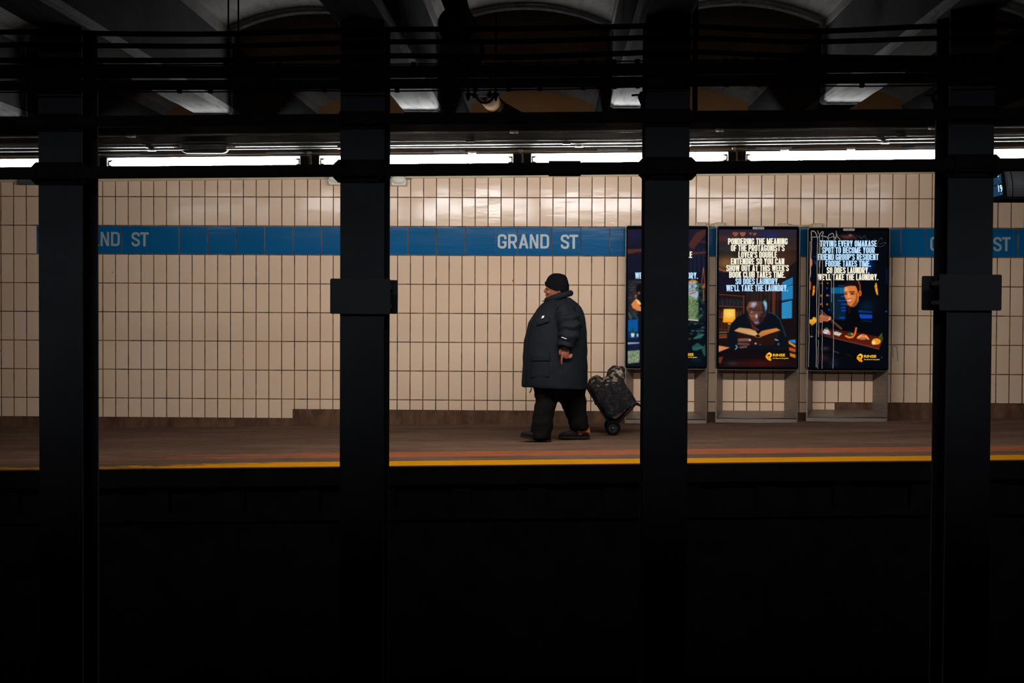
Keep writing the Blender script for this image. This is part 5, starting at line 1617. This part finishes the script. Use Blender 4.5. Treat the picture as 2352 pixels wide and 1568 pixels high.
def folds(co):
    best, bi = 9e9, 0
    for i, p in enumerate(SLV):
        d = (co - p).length_squared
        if d < best: best, bi = d, i
    d = math.sqrt(best)
    k = 0.0
    if d < rad[bi] * 1.12 and co.y < YPN - .10:
        t = (co - SLV[bi])
        s_ = seglen[bi] + t.dot((SLV[min(bi + 1, len(SLV) - 1)] - SLV[max(bi - 1, 0)]).normalized())
        w = noise.noise(co * 9) * 1.6
        diag = (co.x - SLV[bi].x) * 5.5
        n1 = noise.noise(co * 7 + Vector((3, 1, 7)))
        k += (0.0085 + 0.006 * n1) * math.sin(s_ * 84 + w * 1.6 + diag * 1.4) * min(1, s_ / 0.10) + 0.006 * noise.noise(co * 16)
    else:
        k += 0.015 * noise.noise(Vector((co.x * 6.5 + co.z * 2.4, co.y * 4, co.z * 2.6 - co.x * 2))) + 0.004 * noise.noise(co * 13)
        h = (co.z - base.z)
        if h < 0.62: k += 0.009 * (0.62 - h) / 0.15 * math.sin(co.x * 26 + co.y * 9 + h * 7) * 0.6
    return k


displace(coat, folds)
shift(coat, base)
ck_ = link('parka', coat, 'coat', person)


def hd_at(y): return float(np.interp(y, [r[0] for r in TR], [r[3] for r in TR]))


def coat_side(px, py, off):
    xf = float(np.interp(py, [r[0] for r in TR], [r[1] for r in TR])); xb = float(np.interp(py, [r[0] for r in TR], [r[2] for r in TR]))
    u = abs((px - (xf + xb) / 2) / ((xb - xf) / 2)); u = min(u, 0.999)
    v = (1 - u ** 2.35) ** (1 / 2.35)
    return P(px, py, -hd_at(py) * v - off)


def patch(quad, off, nu=10, nv=8):
    """a piece of cloth lying on the near side of the parka; quad in pixels, corners in order"""
    m = MB(); vs = []; fs = []
    for k, o in enumerate((off, -0.01)):
        for i in range(nv + 1):
            for j in range(nu + 1):
                u, v = j / nu, i / nv
                x = (quad[0][0] * (1 - u) + quad[1][0] * u) * (1 - v) + (quad[3][0] * (1 - u) + quad[2][0] * u) * v
                y = (quad[0][1] * (1 - u) + quad[1][1] * u) * (1 - v) + (quad[3][1] * (1 - u) + quad[2][1] * u) * v
                edge = min(u, 1 - u, v, 1 - v)
                vs.append(coat_side(x, y, o if k else o - 0.006 * max(0, 1 - edge * 8)))
    N = (nu + 1) * (nv + 1)
    for k in (0, 1):
        for i in range(nv):
            for j in range(nu):
                a = k * N + i * (nu + 1) + j
                fs.append((a, a + 1, a + nu + 2, a + nu + 1))
    per = [j for j in range(nu + 1)] + [i * (nu + 1) + nu for i in range(1, nv + 1)] + [nv * (nu + 1) + j for j in range(nu - 1, -1, -1)] + [i * (nu + 1) for i in range(nv - 1, 0, -1)]
    for i in range(len(per)):
        a, c_ = per[i], per[(i + 1) % len(per)]
        fs.append((a, c_, N + c_, N + a))
    return m.add(vs, fs)


patch([(1219, 811), (1262, 809), (1263, 826), (1220, 828)], 0.014).build('pocket_flap', 'coat', ck_, True)
patch([(1221, 826), (1262, 824), (1262, 864), (1219, 866)], 0.006).build('pocket', 'coat', ck_, True)
patch([(1233, 737), (1262, 727), (1262, 738), (1233, 748)], 0.011).build('chest_flap', 'coat', ck_, True)
patch([(1243.0, 731.2), (1246, 725.0), (1250.6, 724.0), (1249.2, 729.6)], 0.012, 4, 3).build('chest_logo', 'white_print', ck_, True)
# storm flap down the front edge
m = MB(); L_ = []
for py, dx in ((700, 5), (712, 6), (725, 6.5), (741, 7), (761, 7), (790, 7), (824, 7), (860, 7), (886, 7)):
    L_.append(coat_side(float(np.interp(py, [r[0] for r in TR], [r[1] for r in TR])) + dx, py + 0, 0.006))
m.tube(spl(L_, 4), 0.012, 10); m.build('storm_flap', 'coat_dark', ck_, True)
# hem cord and sleeve print
m = MB(); m.tube([coat_side(1222, 888, 0.004), coat_side(1220, 893, 0.008) - Vector((0, 0, .004)), coat_side(1217.5, 896.5, 0.006) - Vector((0, 0, .006))], 0.005, 8); m.build('hem_cord', 'coat_dark', ck_, True)
m = MB()
for k in range(5):
    a = P(1290.2 + k * 2.3, 772.2 + k * 0.9, -.3895); w_ = .0068
    m.add([a + Vector((-w_ / 1.2, .0004 * k, -.0018)), a + Vector((w_ / 1.2, .0004 * k, -.0022)), a + Vector((w_ / 1.2, .0004 * k, .0016 + .0012 * (k % 2))), a + Vector((-w_ / 1.2, .0004 * k, .0022))], [(0, 1, 2, 3)])
m.build('sleeve_print', 'white_print', ck_)
# cuff
m = MB(); m.tube([sl[-3], sl[-2], sl[-1] + (sl[-1] - sl[-2]).normalized() * .006], [.057, .058, .054], 24); cf = m.build('cuff', 'coat', ck_, True)
# collar: thick standing roll, open at the front with a dark flap tip
m = MB(); pts = []; rr_ = []
for i in range(25):
    th = math.radians(28 + (332 - 28) * i / 24)          # 0 points to the front
    pts.append(P(1280.5 - 29.5 * math.cos(th), 681.5 + 8.5 * math.cos(th), -.100 * math.sin(th)))
    rr_.append(.027 if 2 < i < 22 else .020)
m.tube(pts, rr_, 14); m.build('collar', 'coat', ck_, True)
m = MB(); m.loft([[P(1262, 682 + q, -.05 + s), P(1250, 690 + q, -.03 + s), P(1243.4, 690.6 + q * .5, -.01 + s), P(1252, 694 + q, -.03 + s), P(1262, 692 + q, -.055 + s)] for q, s in ((0, -.008), (0, .05))])
m.build('collar_tip', 'coat_dark', ck_)

# ---- trousers
b = MB()
b.loft([ring(*r, n=24, e=2.2, d=-.085) for r in ((872, 1224, 1300, .13), (892, 1226, 1292, .125), (905, 1227.5, 1285.5, .115), (920, 1230, 1280.5, .105), (930, 1229, 1278, .10), (948, 1225, 1274.5, .098), (970, 1221.5, 1270.5, .094), (990, 1219.5, 1267, .088), (1003, 1221, 1265.5, .082), (1006, 1226, 1263, .07))])
b.loft([ring(*r, n=24, e=2.2, d=.085) for r in ((872, 1262, 1347, .13), (892, 1270, 1346.5, .125), (905, 1277, 1346, .118), (918, 1281.5, 1347, .11), (930, 1287.5, 1347.5, .105), (945, 1296, 1348.5, .10), (960, 1304, 1350, .095), (978, 1306.5, 1353, .088), (986.5, 1307.5, 1353, .078), (989, 1312, 1349, .06))])
b.loft([ring(*r, n=28, e=2.2) for r in ((866, 1228, 1343, .20), (890, 1230, 1341, .20), (905, 1240, 1336, .17), (916, 1258, 1322, .12), (921, 1270, 1312, .07))])
tro = remesh(b, 'trousers', 0.0085, 3)
displace(tro, lambda co: 0.013 * noise.noise(Vector((co.x * 7 + co.z * 4, co.y * 7, co.z * 13 - co.x * 5))) + 0.004 * noise.noise(co * 24))
shift(tro, base)
link('trousers', tro, 'trousers', person)

# ---- beanie with a turned-up rim
b = MB()
b.loft([ring(*r, n=36, e=2.1, tilt=t_, sag=s_) for r, t_, s_ in (((627.8, 1274, 1286, .022), 0, 0), ((629.2, 1267.5, 1292, .046), 0, 0), ((632.5, 1262, 1298, .066), 0, 0), ((638, 1257.6, 1302.3, .080), 0, 0), ((645, 1254.6, 1304.8, .087), 1, 0.6),
                                                                ((652, 1252.6, 1306.2, .090), 2, 1.5), ((657, 1251.9, 1307, .091), 3.0, 3.0), ((661, 1253.4, 1307, .090), 4.0, 5.0), ((663.0, 1255.2, 1306.5, .087), 4.5, 5.6), ((663.2, 1257.5, 1305, .083), 4.5, 5.6))])
bn = remesh(b, 'beanie', 0.006, 2)
displace(bn, lambda co: 0.0016 * math.sin(math.atan2(co.y - YPN, co.x - P(1279, 650).x) * 46) + 0.003 * noise.noise(co * 22))
shift(bn, base); bno = link('beanie', bn, 'beanie', person)
m = MB()
rim = [ring(y, xf, xb, hd, n=36, e=2.1, tilt=t_, sag=s_) for y, xf, xb, hd, t_, s_ in ((655.5, 1251.4, 1307.4, .0925, 3.4, 4.2), (652.5, 1250.9, 1307.2, .094, 2.6, 3.0), (648.5, 1252.0, 1306.5, .093, 1.9, 2.0), (647.6, 1254.6, 1304.8, .088, 1.6, 1.6), (656.5, 1254.6, 1304.6, .088, 3.4, 4.2))]
m.loft(rim + [rim[0]], False); m.build('turned_up_rim', 'beanie', bno, True)


# ---- shoes
def shoe(heel, toe, d, lift, w, mats, h0=.075):
    """heel and toe: pixel points on the sole line"""
    A, B = P(heel[0], heel[1], d), P(toe[0], toe[1], d)
    L = B - A; f = L.normalized(); up = Vector((0, -1, 0)).cross(f); up = up if up.z > 0 else -up
    rings = []
    for t, hh, ww in ((0, .035, .4), (.02, .065, .62), (.10, h0, .78), (.28, h0 * .98, .80), (.45, h0 * .86, .84), (.65, h0 * .74, 1.0), (.82, h0 * .62, .98), (.94, h0 * .46, .72), (1.0, .02, .3)):
        r = []
        for j in range(20):
            a = 2 * PI * j / 20
            ca, sa = math.cos(a), math.sin(a)
            z = (0.5 + 0.5 * sa) ** 0.8 * hh + .016 if sa > -0.3 else .010
            r.append(A + f * (L.length * t) + up * (z + lift * t * t) + Vector((0, 1, 0)) * (math.copysign(abs(ca) ** .7, ca) * w / 2 * ww))
        rings.append(r)
    m = MB(); m.loft(rings)
    sh = m.build('shoe', mats[0], person, True)
    m = MB()
    rs = []
    for t, ww in ((-.012, .45), (.03, .74), (.12, .86), (.3, .84), (.5, .86), (.7, 1.05), (.86, .98), (.97, .68), (1.015, .32)):
        c = A + f * (L.length * t) + up * (lift * t * t)
        rs.append([c + Vector((0, -w / 2 * ww, 0)), c + Vector((0, w / 2 * ww, 0)), c + Vector((0, w / 2 * ww, 0)) + up * .020, c + Vector((0, -w / 2 * ww, 0)) + up * .020])
    m.loft(rs); m.build('sole', 'sole', sh, False, 0.003)
    return sh, A, f, up, L


zz = lambda x, d: zf(P(x, 1000, d).x)
shoe((1265, 1013.2), (1196, 1006), -.09, .022, .098, ('shoe',))
sh, A_, f_, up_, L__ = shoe((1354.5, 1008.8), (1283.5, 1008.2), .09, .0, .098, ('shoe',))
m = MB(); rings = []
for t, hh, ww in ((-.012, .050, .5), (.03, .088, .72), (.12, .092, .84), (.22, .080, .86), (.30, .060, .86)):
    rings.append([A_ + f_ * (L__.length * t) + up_ * ((0.5 + 0.5 * math.sin(a)) ** .8 * hh + .019) + Vector((0, math.cos(a) * .098 / 2 * ww, 0)) for a in np.linspace(0, 2 * PI, 20, endpoint=False)])
m.loft(rings); m.build('heel_counter', 'suede', sh, True)

# ================================================================== THE CART
CDY = 0.56                                    # its middle lies this far behind the person's plane
yc = YPN + CDY
wheel_y = floor_pt(1408, 999.5).y             # near wheel on the floor
cb = at(1408, 982, wheel_y); cart_c = Vector((cb.x, wheel_y + 0.17, zf(cb.x)))
cart = thing('shopping_cart', tuple(cart_c), 'two-wheeled shopping cart with a patterned cloth bag, pulled behind the walking person', 'cart')
YCN = wheel_y + 0.02                          # near face of the bag


def C(px, py, d):
    q = at(px, py, YCN); return Vector((q.x, q.y + d, q.z))


TL, TR_, BR, BL = (1351, 893), (1434, 877), (1464.5, 926.5), (1395, 964)
DB = 0.30


def quad(u, v):
    return tuple((TL[i] * (1 - u) + TR_[i] * u) * (1 - v) + (BL[i] * (1 - u) + BR[i] * u) * v for i in (0, 1))


b = MB(); rings = []
for v in np.linspace(1.0, 0.0, 9):
    r = []
    for j in range(28):
        a = 2 * PI * j / 28; ca, sa = math.cos(a), math.sin(a); e = 5.0
        u = 0.5 + 0.5 * math.copysign(abs(ca) ** (2 / e), ca) * (1 + 0.03 * math.sin(PI * v)); w_ = 0.5 + 0.5 * math.copysign(abs(sa) ** (2 / e), sa) * (1 + 0.05 * math.sin(PI * v))
        q = quad(u, v); r.append(C(q[0], q[1], DB * w_))
    rings.append(r)
b.loft(rings)
bag = remesh(b, 'bag', 0.008, 2)
displace(bag, lambda co: 0.006 * noise.noise(co * 11))
shift(bag, cart_c); bago = link('bag', bag, 'bag_side', cart)
b = MB()
b.ellipsoid(C(1372.5, 884, DB / 2), .082, .150, .085, 24, 16); b.ellipsoid(C(1361, 890, DB / 2), .045, .14, .055, 20, 12)
b.ellipsoid(C(1416, 866, DB / 2), .085, .150, .100, 24, 16); b.ellipsoid(C(1427, 855, DB / 2), .035, .13, .055, 20, 12); b.ellipsoid(C(1397, 881, DB / 2), .10, .15, .060, 24, 12)
b.ellipsoid(C(1368, 897, DB / 2), .07, .156, .045, 24, 12); b.ellipsoid(C(1420, 879, DB / 2), .07, .156, .045, 24, 12); b.ellipsoid(C(1394, 889, DB / 2), .09, .156, .040, 24, 12)
fl = remesh(b, 'bag_top', 0.009, 3)
displace(fl, lambda co: 0.014 * noise.noise(co * 12) + 0.005 * noise.noise(co * 30))
shift(fl, cart_c); link('bag_top', fl, 'leopard', bago)
# frame: two rails up to the handle, axle strut, rear foot
fr_ = []
top_h = P(1336, 850, .40)
for dd in (0.03, DB - 0.03):
    m = MB()
    low = C(1399, 972, dd); mid = C(1349, 892, dd); hi = top_h + Vector((0.03, 0.0 if dd < 0.1 else 0.09, -0.03))
    m.tube([C(1408, 984, dd), low, C(1372, 930, dd), mid, hi], .009, 10); m.build('frame_rail', 'black_pipe', cart, True)
    m = MB(); m.tube([C(1404, 978, dd), C(1432, 960, dd), C(1460, 929, dd), C(1470, 931, dd), C(1476, 938, dd)], [.008, .008, .009, .009, .007], 10); m.build('rest_foot', 'black_pipe', cart, True)
    m = MB(); m.tube([C(1418, 974, dd), C(1454, 936, dd)], .010, 10); m.build('side_strut', 'sole', cart, True)
m = MB(); m.tube([top_h + Vector((0.03, -0.06, -0.03)), top_h + Vector((0.03, 0.15, -0.03))], .013, 12); m.build('handle', 'black_pipe', cart, True)
m = MB(); m.box(C(1367, 927, 0).x, C(1373, 927, 0).x, YCN - 0.01, YCN + DB + .01, C(1370, 930, 0).z, C(1370, 925, 0).z); m.build('cross_bar', 'black_pipe', cart)
RW = 17.0 * wheel_y / F_PX
wz = zf(cb.x) + RW
m = MB(); m.tube([(cb.x, wheel_y - 0.02, wz), (cb.x, wheel_y + 0.36, wz)], .008, 10); m.build('axle', 'black_pipe', cart, True)
for wy in (wheel_y - 0.015, wheel_y + 0.33):
    m = MB(); prof = ((RW * .62, -.018), (RW * .86, -.020), (RW * .97, -.014), (RW, 0), (RW * .97, .014), (RW * .86, .020), (RW * .62, .018))
    rings = [[Vector((cb.x + r * math.cos(a), wy + o, wz + r * math.sin(a))) for r, o in prof] for a in np.linspace(0, 2 * PI, 33)]
    m.loft(rings, False); wh = m.build('wheel', 'black_cable', cart, True, weld=True)
    m = MB()
    m.tube([(cb.x, wy - .014, wz), (cb.x, wy + .014, wz)], RW * .64, 24); m.build('wheel_disc', 'bag_side', wh)
    m = MB(); m.tube([(cb.x, wy - .024, wz), (cb.x, wy - .010, wz)], .010, 12); m.build('hub_cap', 'rim', wh, True)
# ================================================================== LIGHT
def area(name, loc, size_x, size_y, rot, power, col, spread=180):
    l = bpy.data.lights.new(name, 'AREA'); l.shape = 'RECTANGLE'; l.size = size_x; l.size_y = size_y
    l.energy = power; l.color = col; l.spread = math.radians(spread)
    o = bpy.data.objects.new(name, l); COL.objects.link(o); o.location = loc; o.rotation_euler = rot
    return o


# unseen lamps of the near platform; beam narrowed so column heads and feet fade
area('near_platform_lamps', (0, 2.3, 1.30), 9.0, 0.12, (math.radians(90 - 13), 0, 0), 8.0, (0.93, 0.96, 1.0), 31)

w = bpy.data.worlds.new('dark_station'); SC.world = w; w.use_nodes = True
w.node_tree.nodes['Background'].inputs[0].default_value = (0, 0, 0, 1)
w.node_tree.nodes['Background'].inputs[1].default_value = 0.0
SC.view_settings.view_transform = 'Standard'; SC.view_settings.look = 'None'
SC.view_settings.exposure = 0.0; SC.view_settings.gamma = 1.0; SC.view_settings.use_curve_mapping = False
SC.cycles.use_denoising = True
SC.cycles.max_bounces = 8; SC.cycles.diffuse_bounces = 4; SC.cycles.glossy_bounces = 4
SC.cycles.sample_clamp_indirect = 4.0
